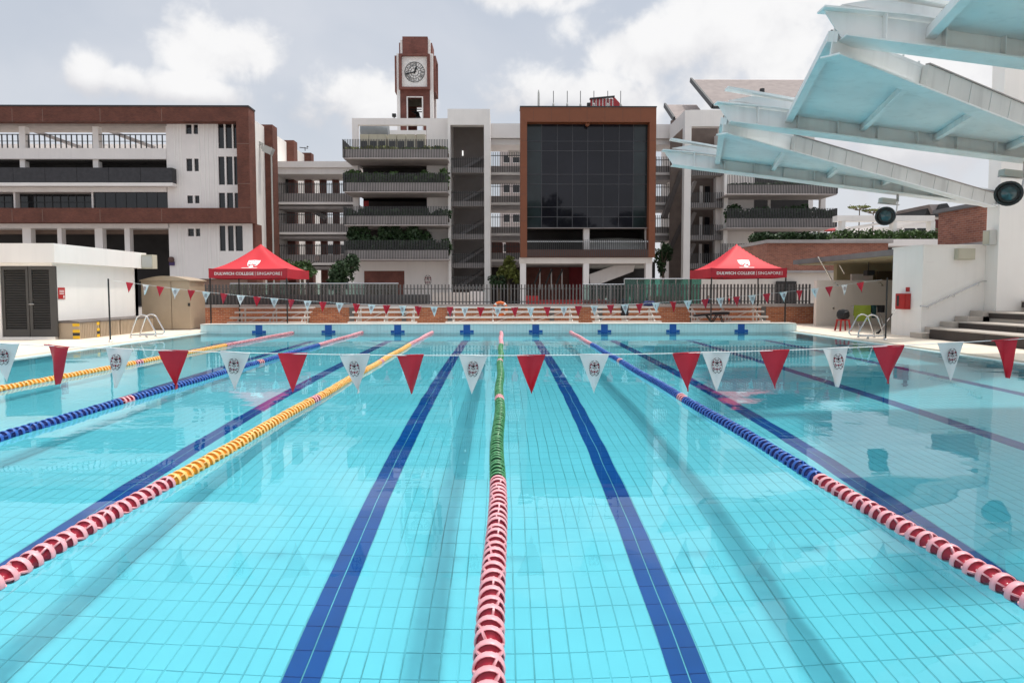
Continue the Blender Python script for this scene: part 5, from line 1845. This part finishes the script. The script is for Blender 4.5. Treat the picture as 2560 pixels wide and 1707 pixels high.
# ---- pitched roofs behind
def pitched(label, x_left, x_right, yt, zt_, yb, zb_):
    Pr = thing('pitched_roof', label, 'roof')
    MB().prism([(x_left, yt, zt_), (x_right, yt, zt_), (x_right, yb, zb_), (x_left, yb, zb_)], (0, .15, .25)).build('roof_slope', roof_tile, Pr)
    n = 26
    L_ = math.hypot(yt - yb, zt_ - zb_)
    nrm = Vector((0, -(zt_ - zb_), (yt - yb))).normalized()
    cr_ = MB().box(0, 1, -.10, .10, 0, .035).mesh('tile_course', roof_tile)
    for i in range(n):
        f = (i + .5) / n
        o = link('tile_course', cr_, Pr)
        o.scale = (x_right - x_left, 1, 1)
        o.location = Vector((x_left, yt + (yb - yt) * f, zt_ + (zb_ - zt_) * f)) + nrm * .125
        o.rotation_euler.x = math.atan2(zt_ - zb_, yt - yb)
    MB().bar((x_left, yt, zt_ + .15), (x_left, yb, zb_ + .15), .25, .55).build('barge_board', frame_dark, Pr)
    MB().bar((x_left, yb - .1, zb_), (x_right, yb - .1, zb_), .2, .3).build('eave_gutter', frame_dark, Pr)
    one('gable_wall', white_wall, Pr, x_left + 1, x_right - .5, yt - 2, yt + 6, 0, zb_ - .3)
    return Pr


a, b_ = at('K', 360, 95, 90), at('K', 590, 370, 80.4)
PRF = pitched('large grey tiled pitched roof behind the white tower at upper right', a.x, 40.5, 90, a.z, 80.4, b_.z)
vt = thing('roof_vent', 'small dark vent pipe on the large grey tiled roof', 'vent')
p = at('K', 1110, 240, 84.5); MB().lathe([(0, .7), (.3, .7), (.3, .3), (.16, .3), (.16, -.6)], (p.x, 85.0, p.z + .2), 'Z', 10).build('pipe', frame_dark, vt)
a, b_ = at('K', 90, 355, 90), at('K', 188, 500, 85)
pitched('small grey tiled pitched roof left of the large one at upper right', a.x, at('K', 420, 355, 90).x, 90, a.z, 85, b_.z)

# ---- clock tower
DT = 92.0
CT = thing('clock_tower', 'tall brick clock tower with white corner strips behind the white blocks', 'tower')
sx0, sx1 = at('N', 262, 900, DT).x, at('N', 750, 900, DT).x
tw = sx1 - sx0
cxm = (sx0 + sx1) / 2
ztt = at('N', 500, 142, DT + .3).z
zc1, zc0 = at('N', 500, 450, DT).z, at('N', 500, 1022, DT).z
oz = at('N', 500, 1140, DT).z
ox0, ox1 = at('N', 388, 1300, DT).x, at('N', 622, 1300, DT).x
cs_ = .42
MB().holes((sx0, sx1, 0, zc1), [(ox0, ox1, zc0 - 9, oz)], DT, DT + .5).build('shaft_front', brick_tower, CT)
MB().holes((sx0, sx1, 0, zc1), [(ox0 + (ox1 - ox0) * .36, ox1 + .1, zc0 - 9, oz - .15)], DT + tw, DT + tw + .5).build('shaft_back', brick_tower, CT)
for xx in (sx0, sx1 - .5): one('shaft_side', brick_tower, CT, xx, xx + .5, DT + .5, DT + tw, 0, zc1)
one('inner_wall', mat('bell_room', (.30, .27, .22), .8), CT, sx0 + .5, sx1 - .5, DT + tw - .3, DT + tw - .05, oz - .15, oz + 1.8)
for fx in (sx0 - cs_, sx1):
    for fy in (DT - .1, DT + tw + .2):
        one('corner_strip', white_clean, CT, fx + .002, fx + cs_ - .002, fy, fy + cs_ + .3, 0, zc1 + .2)
MB().holes((ox0 - .15, ox1 + .15, zc0 - 9.2, oz + .15), [(ox0 + .02, ox1 - .02, zc0 - 9.1, oz)], DT - .06, DT - .005).build('opening_trim', white_clean, CT)
# head: brick panels between white posts
hx0, hx1 = at('N', 300, 300, DT + .3).x, at('N', 712, 300, DT + .3).x
one('head_block', brick_tower, CT, hx0, hx1, DT + .3, DT + tw + .2, zc1, ztt)
one('head_side', brick_tower, CT, sx0 - .22, sx0 - .05, DT + .9, DT + tw - .3, zc1 + .1, ztt - .6)
one('head_side', brick_tower, CT, sx1 + .05, sx1 + .22, DT + .9, DT + tw - .3, zc1 + .1, ztt - .6)
for xx in (hx0 - .32, hx1 + .02):
    for yy in (DT + .5, DT + tw - .4): one('head_post', white_clean, CT, xx, xx + .30, yy, yy + .4, zc1, ztt - .35)


def clock_face(name_, mtx, w, h):
    """a projecting brick box with a white face and dial, facing -Y before mtx"""
    def put(b, nm, m, par):
        b.v = [tuple(mtx @ Vector(v)) for v in b.v]
        return b.build(nm, m, par)
    t_ = .36
    hw, hh = w / 2, h / 2
    fbx = put(MB().holes((-hw, hw, -hh, hh), [(-hw + t_, hw - t_, -hh + t_ * .75, hh - t_ * .75)], -.7, 0), 'clock_box', brick_tower, CT)
    put(MB().box(-hw + t_, hw - t_, -.30, -.02, -hh + t_ * .75, hh - t_ * .75), 'clock_panel', white_clean, fbx)
    R1 = hw * .655
    y = -.31

    def ring(ra, rb_, ya):
        b = MB(); N = 40
        for k in range(N):
            t0 = 2 * math.pi * k / N
            for rr_ in (ra, rb_):
                for yy in (ya, ya - .03): b.v.append((rr_ * math.cos(t0), yy, rr_ * math.sin(t0)))
        for k in range(N):
            i, j = 4 * k, 4 * ((k + 1) % N)
            for f in ((i + 1, i + 3, j + 3, j + 1), (i, j, j + 2, i + 2), (i, i + 1, j + 1, j), (i + 2, j + 2, j + 3, i + 3)): b.f.append(f); b.m.append(0)
        return b
    put(ring(R1 * .95, R1, y), 'dial_ring', black_metal, fbx)
    put(ring(R1 * .60, R1 * .635, y), 'dial_ring', black_metal, fbx)
    put(ring(R1 * .36, R1 * .40, y), 'dial_ring', black_metal, fbx)
    for k, num in enumerate(('XII', 'I', 'II', 'III', 'IIII', 'V', 'VI', 'VII', 'VIII', 'IX', 'X', 'XI')):
        a = -k * math.pi / 6
        me = text_mesh(num, R1 * .36, .012)
        xs = [v.co.x for v in me.vertices]; ys = [v.co.y for v in me.vertices]
        mxx, myy = (min(xs) + max(xs)) / 2, (min(ys) + max(ys)) / 2
        for v in me.vertices:
            u, w_ = (v.co.x - mxx) * .8, v.co.y - myy + R1 * .79
            v.co = mtx @ Vector((u * math.cos(a) - w_ * math.sin(a), y - .01 - v.co.z, u * math.sin(a) + w_ * math.cos(a)))
        me.materials.clear(); me.materials.append(black_metal)
        link('numeral', me, fbx)
        b = MB().bar((-math.sin(a + .26) * R1 * .40, y - .02, math.cos(a + .26) * R1 * .40), (-math.sin(a + .26) * R1 * .96, y - .02, math.cos(a + .26) * R1 * .96), .05, .03)
        put(b, 'dial_spoke', black_metal, fbx)
    for ang, ln, wd in ((-21.5, .62, .17), (103, .97, .12)):
        a = R_(ang)
        d_ = Vector((-math.sin(a), 0, math.cos(a)))
        b = MB(); s_ = Vector((d_.z, 0, -d_.x))
        b.prism([d_ * -R1 * .18 + s_ * wd * .5 + Vector((0, y - .06, 0)), d_ * R1 * ln * .7 + s_ * wd * .75 + Vector((0, y - .06, 0)), d_ * R1 * ln + Vector((0, y - .06, 0)), d_ * R1 * ln * .7 - s_ * wd * .75 + Vector((0, y - .06, 0)), d_ * -R1 * .18 - s_ * wd * .5 + Vector((0, y - .06, 0))], (0, -.05, 0))
        put(b, 'clock_hand', black_metal, fbx)


cz_ = (zc0 + zc1) / 2
ch_ = zc1 - zc0
for k in range(4):
    M_ = Matrix.Translation((cxm, DT + tw / 2 + .1, cz_)) @ Matrix.Rotation(k * math.pi / 2, 4, 'Z') @ Matrix.Translation((0, -tw / 2 - (.1 if k % 2 == 0 else .05), 0))
    clock_face('clock', M_, tw + .12 if k % 2 == 0 else tw - .6, ch_ if k % 2 == 0 else ch_ + .2)
for (a, b_, s_) in ((515, 1365, .75), (552, 1420, 1.0)):
    p = at('N', a, b_, DT + 2.6)
    bl = thing('tower_bell', 'dark bell hanging in the tower opening, ' + ('upper and smaller one' if s_ < .9 else 'lower and larger one'), 'bell')
    MB().lathe([(0, .42 * s_), (.12 * s_, .40 * s_), (.22 * s_, .2 * s_), (.26 * s_, -.1 * s_), (.40 * s_, -.36 * s_), (.36 * s_, -.38 * s_), (0, -.3 * s_)], (p.x, DT + 2.8, p.z), 'Z', 14).build('bell', black_metal, bl, smooth=True)
    MB().bar((p.x - .8, DT + 2.8, p.z + .44 * s_), (p.x + .8, DT + 2.8, p.z + .44 * s_), .12, .12).build('headstock', black_metal, bl)

# ---- far apartment slab seen through the gallery
AP = thing('apartment_block', 'far pinkish apartment block seen through the gallery bars', 'building')
YA = 150.0
p0, p1 = at(None, 1250, 500, YA), at(None, 1335, 500, YA)
zt_ = at(None, 1270, 372, YA).z
one('wall', pink_conc, AP, p0.x, p1.x + 2, YA, YA + 12, 0, zt_)
for i in range(7):
    zz = zt_ - 2.2 - i * 3.2
    for j in range(4):
        xx = p0.x + .8 + j * 2.1
        wn = one('window', frame_dark, AP, xx, xx + 1.3, YA - .08, YA - .01, zz - .8, zz + .8)
        one('sill', white_wall, wn, xx - .1, xx + 1.4, YA - .25, YA - .01, zz - .98, zz - .82)
AP2 = thing('apartment_block', 'far pale building closing the view behind the left link bridge', 'building')
one('wall', white_clean, AP2, -36, -22, 125, 132, 0, 15)
for i in range(4):
    for j in range(5): one('window', frame_dark, AP2, -34.5 + j * 2.6, -33.2 + j * 2.6, 124.9, 124.99, 2 + i * 3.2, 3.6 + i * 3.2)

# ---- low brick building and pergola terrace at right
YB = 42.0
LBB = thing('low_brick_building', 'low brown brick building with grey flat roof edge behind the right tent', 'building')
r = rc(None, 1917, 608, 2220, 676, YB)
one('brickwork', brick_low, LBB, r[0], r[1], YB, YB + 6, r[2], r[3])
lz = r
one('base_wall', cream_wall, LBB, r[0] - 3, r[1], YB + .2, YB + 6, 0, r[2] - .14)
one('mid_band', grey_conc, LBB, r[0] - 1.2, r[1], YB - .1, YB + 6, r[2] - .14, r[2] - .002)
one('roof_edge', grey_conc, LBB, r[0] - .1, r[1] + .2, YB - .2, YB + 7, r[3], r[3] + .2)
pa, pb2 = at(None, 1864, 612, 47.5), at(None, 1917, 608, YB)
MB().prism([(pa.x, 47.5, r[2]), (r[0], YB, r[2]), (r[0], YB, r[3]), (pa.x, 47.5, r[3])], (.3, .3, 0)).build('brickwork', brick_low, LBB)
MB().prism([(pa.x - .1, 47.5, r[3]), (r[0] - .1, YB - .1, r[3]), (r[0] - .1, YB - .1, r[3] + .2), (pa.x - .1, 47.5, r[3] + .2)], (.4, .4, 0)).build('roof_edge', grey_conc, LBB)
r = rc('I', 1270, 525, 1370, 560, YB - 2)
rbo('doorway', room_shade, LBB, 'I', 1480, 800, 1720, 1090, YB - .05, .2)

YP = 52.0
PG = thing('pergola_terrace', 'white pergola frame and terrace with a planted edge at far right', 'pergola')
rbo('beam', white_clean, PG, 'M', 525, 740, 1480, 795, YP, .8)
for a, b_ in ((565, 602), (1072, 1105), (1440, 1482)):
    rbo('post', white_clean, PG, 'M', a, 796, b_, 965, YP + .05, .6)
rbo('terrace_slab', white_wall, PG, 'M', 470, 972, 1560, 1038, YP - .8, 8)
rbo('undercroft', room_shade, PG, 'M', 470, 1040, 1560, 1200, YP + 1, .5)
r = rc('M', 1165, 850, 1428, 930, YP + 4)
window(PG, r, YP + 4, 2, 1, white_clean, glass_dark, 'glazing', .12)
rbo('rear_wall', white_wall, PG, 'M', 1105, 800, 1440, 848, YP + 4.2, .5)
rbo('rear_wall', white_wall, PG, 'M', 525, 850, 1070, 965, YP + 7, .5)
for a in ((620, 870, 1060, 800), (890, 890, 1420, 805)):
    MB().bar(at('M', a[0], a[1], YP + 2), at('M', a[2], a[3], YP + 2), .2, .2).build('rafter', white_wall, PG)
rbo('wall', mat('maroon_wall', (.10, .02, .018), .8), PG, 'M', 1482, 780, 1555, 960, YP + 1, .4)
hg = thing('hedge', 'bright green low hedge along the pergola terrace edge', 'hedge')
es = []
for i in range(26):
    p = at('M', 500 + i * 42, 945, YP - .5); es.append((p.x, YP - .4, p.z, .7, .35, .42 + random.uniform(-.1, .2)))
foliage('leaves', hg, es, 2600, .2, leaf_mid, flat=1.1)
BB = thing('brick_block', 'brown brick block rising behind the white stand wall', 'building')
one('brickwork', brick_low, BB, 16.1, 22, 22.6, 25.1, 3.12, 4.33)
one('base_band', grey_conc, BB, 16.05, 22, 22.55, 25.15, 2.91, 3.12)
one('coping', mat('roof_dark_grey', (.17, .165, .165), .7), BB, 16.0, 22.1, 22.5, 25.3, 4.33, 4.46)
gr = thing('gable_roof', 'dark twin gable roof peaks behind the pergola', 'roof')
pts = [at('M', *v, 70) for v in ((1375, 745), (1425, 635), (1480, 745))]
MB().prism(pts, (0, 6, 0)).build('gable', frame_dark, gr)
pts = [at('M', *v, 69.5) for v in ((1425, 632), (1540, 632), (1490, 745), (1478, 745))]
MB().prism(pts, (0, 6, 0)).build('roof_slope', roof_tile, gr)
pts = [at('M', *v, 69) for v in ((1490, 745), (1545, 625), (1600, 620), (1640, 680), (1640, 745))]
MB().prism(pts, (0, 6, 0)).build('gable', frame_dark, gr)
one('wall', white_wall, gr, at('M', 1375, 745, 70).x, at('M', 1640, 745, 70).x, 70, 75, 0, at('M', 1500, 745, 70).z)
um = thing('parasol', 'small red parasol on the terrace beside the dark hedge', 'parasol')
p = at('M', 482, 885, 60)
MB().lathe([(0, .20), (.4, .10), (.75, -.02), (.75, -.06), (0, .16)], (p.x, 60, p.z), 'Z', 10).build('canopy', red_paint, um)
MB().tube([(p.x, 60, .0), (p.x, 60, p.z + .17)], .03, 6).build('pole', white_wall, um)


# ================================================================== TREES AND PEOPLE
def tree(label, zone, zx, zy, Y, rx, rz, m, n=1600, size=.3, name='tree', lobes=9):
    c = at(zone, zx, zy, Y)
    T = thing(name, label, 'tree')
    tr_ = MB()
    tr_.tube([(c.x, Y, -.05), (c.x + .1, Y, c.z * .4), (c.x - .05, Y + .1, c.z - rz * .3), (c.x, Y, c.z + rz * .4)], [.22, .17, .13, .05], 8)
    for k in range(6):
        a = k * 1.05
        tr_.tube([(c.x, Y, c.z - rz * .5 + k * .1), (c.x + rx * .35 * math.cos(a), Y + rx * .35 * math.sin(a), c.z), (c.x + rx * .7 * math.cos(a), Y + rx * .7 * math.sin(a), c.z + rz * .35)], [.09, .06, .02], 6)
    tr_.build('trunk', bark_m, T, smooth=True)
    es = []
    for k in range(lobes):
        a = random.uniform(0, 6.28); r_ = random.uniform(.2, .75)
        s_ = random.uniform(.3, .5)
        es.append((c.x + rx * r_ * math.cos(a), Y + rx * r_ * math.sin(a), c.z + rz * random.uniform(-.65, .65), rx * s_, rx * s_, rz * s_))
    foliage('crown', T, es, n, size, m, flat=.8)
    return T


tree('small bushy tree in front of the left link bridge galleries', 'F', 1950, 640, 62, 1.6, 1.9, leaf_dark, 1800, .3)
tree('thin green tree behind the left red tent roof', 'F', 1430, 540, 66, 1.9, 1.0, leaf_mid, 900, .3)
tree('yellow green tree under the gallery beside the stair tower', 'G', 2110, 690, 76, 1.6, 1.8, leaf_yellow, 1300, .34)
tree('dark shrubby tree under the gallery left of the glass block pillar', 'G', 1990, 800, 74, 1.2, .9, leaf_dark, 800, .26)
tree('dark tree standing in the shade right of the glass block', 'H', 1950, 520, 79, 1.0, 2.2, leaf_dark, 900, .34, lobes=6)
for zx, zy, lb in ((735, 690, 'left slender tree with flat pale crown above the pergola'), (870, 722, 'right slender tree with flat pale crown above the pergola')):
    c = at('M', zx, zy, 54)
    T = thing('slender_tree', lb, 'tree')
    MB().tube([(c.x, 54, 2.0), (c.x + .05, 54, c.z)], [.07, .04], 6).build('trunk', bark_m, T)
    b = MB()
    for k in range(9):
        a = k * .7 + .2
        tip = Vector((c.x + .7 * math.cos(a), 54 + .6 * math.sin(a), c.z + .25 + .2 * math.sin(k * 2)))
        b.tube([(c.x, 54, c.z), tip], [.04, .015], 5)
    b.build('limbs', bark_m, T)
    foliage('crown', T, [(c.x + .62 * math.cos(k * .7 + .2), 54 + .5 * math.sin(k * .7 + .2), c.z + .26, .26, .25, .06) for k in range(9)], 260, .14, leaf_yellow, flat=.2)

for i, (tx_, ty_, hz_, lb) in enumerate(((9, -26, 20, 'left tall tree mirrored in the lower panes of the glass block'), (17, -30, 17, 'middle tall tree mirrored in the lower panes of the glass block'), (33, -28, 18, 'right tall tree mirrored in the lower panes of the glass block'))):
    T = thing('rain_tree', lb, 'tree')
    MB().tube([(tx_, ty_, DECK), (tx_ + .4, ty_, hz_ * .5), (tx_, ty_, hz_)], [.5, .38, .15], 8).build('trunk', bark_m, T, smooth=True)
    es = [(tx_ + 6 * math.cos(k * 2.4) * (.3 + .7 * (k % 4) / 3), ty_ + 5 * math.sin(k * 2.4), hz_ + random.uniform(-2.5, 3), 2.6, 2.4, 1.5) for k in range(12)]
    b = MB()
    for e in es: b.tube([(tx_, ty_, hz_ * .62), (e[0], e[1], e[2])], [.16, .04], 5)
    b.build('limbs', bark_m, T)
    foliage('crown', T, es, 3500, .55, leaf_dark, flat=.7)


def person(label, x, y, h, shirt, turn=0.0, swing=.2, floor=0.0):
    """one skinned body: joints laid out in the pose, surface grown round them, clothes by height"""
    s_ = h / 1.7
    J = {'pel': (0, 0, .92), 'che': (0, 0, 1.22), 'nek': (0, 0, 1.44), 'hd0': (0, -.01, 1.53), 'hd1': (0, -.02, 1.66),
         'shl': (.17, 0, 1.38), 'ell': (.24, -swing * .3, 1.12), 'wrl': (.25, -swing * 1.0, .92), 'hal': (.25, -swing * 1.2, .84),
         'shr': (-.17, 0, 1.38), 'elr': (-.24, swing * .2, 1.12), 'wrr': (-.25, swing * .3, .90), 'har': (-.25, swing * .2, .81),
         'hil': (.09, 0, .88), 'knl': (.10, -swing * .8, .50), 'anl': (.10, -swing * .3, .09), 'tol': (.10, -swing * .3 - .14, .04),
         'hir': (-.09, 0, .88), 'knr': (-.10, swing * .1, .50), 'anr': (-.10, swing * .9, .10), 'tor': (-.10, swing * .9 - .14, .04)}
    rad = {'pel': .13, 'che': .14, 'nek': .06, 'hd0': .085, 'hd1': .09, 'shl': .065, 'ell': .045, 'wrl': .033, 'hal': .035, 'hil': .09, 'knl': .06, 'anl': .042, 'tol': .035}
    names = list(J)
    ed = [('pel', 'che'), ('che', 'nek'), ('nek', 'hd0'), ('hd0', 'hd1')]
    for e in 'lr':
        ed += [('che', 'sh' + e), ('sh' + e, 'el' + e), ('el' + e, 'wr' + e), ('wr' + e, 'ha' + e), ('pel', 'hi' + e), ('hi' + e, 'kn' + e), ('kn' + e, 'an' + e), ('an' + e, 'to' + e)]
    me = bpy.data.meshes.new('body')
    me.from_pydata([Vector(J[n]) for n in names], [(names.index(a), names.index(b_)) for a, b_ in ed], [])
    o = bpy.data.objects.new('body', me); COL.objects.link(o)
    sk = o.modifiers.new('skin', 'SKIN')
    for i, n in enumerate(names):
        r_ = rad.get(n, rad.get(n[:2] + 'l', .05))
        me.skin_vertices[0].data[i].radius = (r_, r_ * .85)
    me.skin_vertices[0].data[0].use_root = True
    o.modifiers.new('sub', 'SUBSURF').levels = 1
    bpy.context.view_layer.update()
    m2 = bpy.data.meshes.new_from_object(o.evaluated_get(bpy.context.evaluated_depsgraph_get()))
    bpy.data.objects.remove(o)
    for m_ in (skin_m, shirt, shorts_m, hair_m): m2.materials.append(m_)
    for p_ in m2.polygons:
        c = p_.center
        arm = abs(c.x) > .21
        p_.use_smooth = True
        p_.material_index = (3 if (c.z > 1.60 or (c.z > 1.5 and c.y > .02)) else 0 if c.z > 1.44 else (0 if arm and c.z < 1.18 else 1) if c.z > .90 else (0 if arm else 2) if c.z > .52 else 0 if c.z > .10 else 3)
    m2.transform(Matrix.Translation((x, y, floor)) @ Matrix.Rotation(turn, 4, 'Z') @ Matrix.Scale(s_, 4))
    P_ = thing('person', label, 'person')
    link('body', m2, P_)
    return P_


for zx, hgt, sh, tn, lb in ((1160, 1.25, shirt_red, .4, 'child in a red shirt behind the fence below the white ramp'),
                            (1235, 1.2, shirt_red, 2.5, 'child in a red shirt turned away beside the first one'),
                            (1285, 1.3, shirt_white, 1.0, 'child in a white shirt among the red shirted children'),
                            (1355, 1.25, shirt_red, -1.2, 'child in a red shirt right of the white shirted child'),
                            (1440, 1.3, shirt_blue, .2, 'child in a dark blue shirt behind the green glass edge'),
                            (1560, 1.35, shirt_white, 1.9, 'child in a white shirt behind the green glass pane'),
                            (1750, 1.4, shirt_blue, 3.0, 'child in a dark blue shirt near the right pillar of the glass block')):
    p = at('H', zx, 1000, 41)
    person(lb, p.x, 41 + random.uniform(-1, 1), hgt, sh, tn)
for zx, sh, lb in ((640, shirt_blue, 'child in a dark blue top behind the fence below the right tent front'),
                   (890, shirt_red, 'child in a red top behind the fence under the right tent'),
                   (1010, shirt_blue, 'child in a navy top behind the fence right of the red topped child')):
    p = at('I', zx, 1000, 38.5)
    person(lb, p.x, 38.5, 1.3, sh, random.uniform(0, 6))
sg2 = thing('wall_sign', 'small purple sign board with a brown camera on the left white block wall', 'sign')
r = rc('E', 1745, 512, 1800, 552, DW - .1)
one('board', mat('sign_purple', (.07, .04, .14), .6), sg2, r[0], r[1], DW - .12, DW - .04, r[2], r[3])
p = at('E', 1768, 496, DW - .15)
MB().lathe([(0, .35), (.22, .3), (.3, 0), (.22, -.2), (0, -.25)], (p.x, DW - .2, p.z), 'Z', 12).build('camera', mat('camera_brown', (.10, .05, .04), .5), sg2, smooth=True)
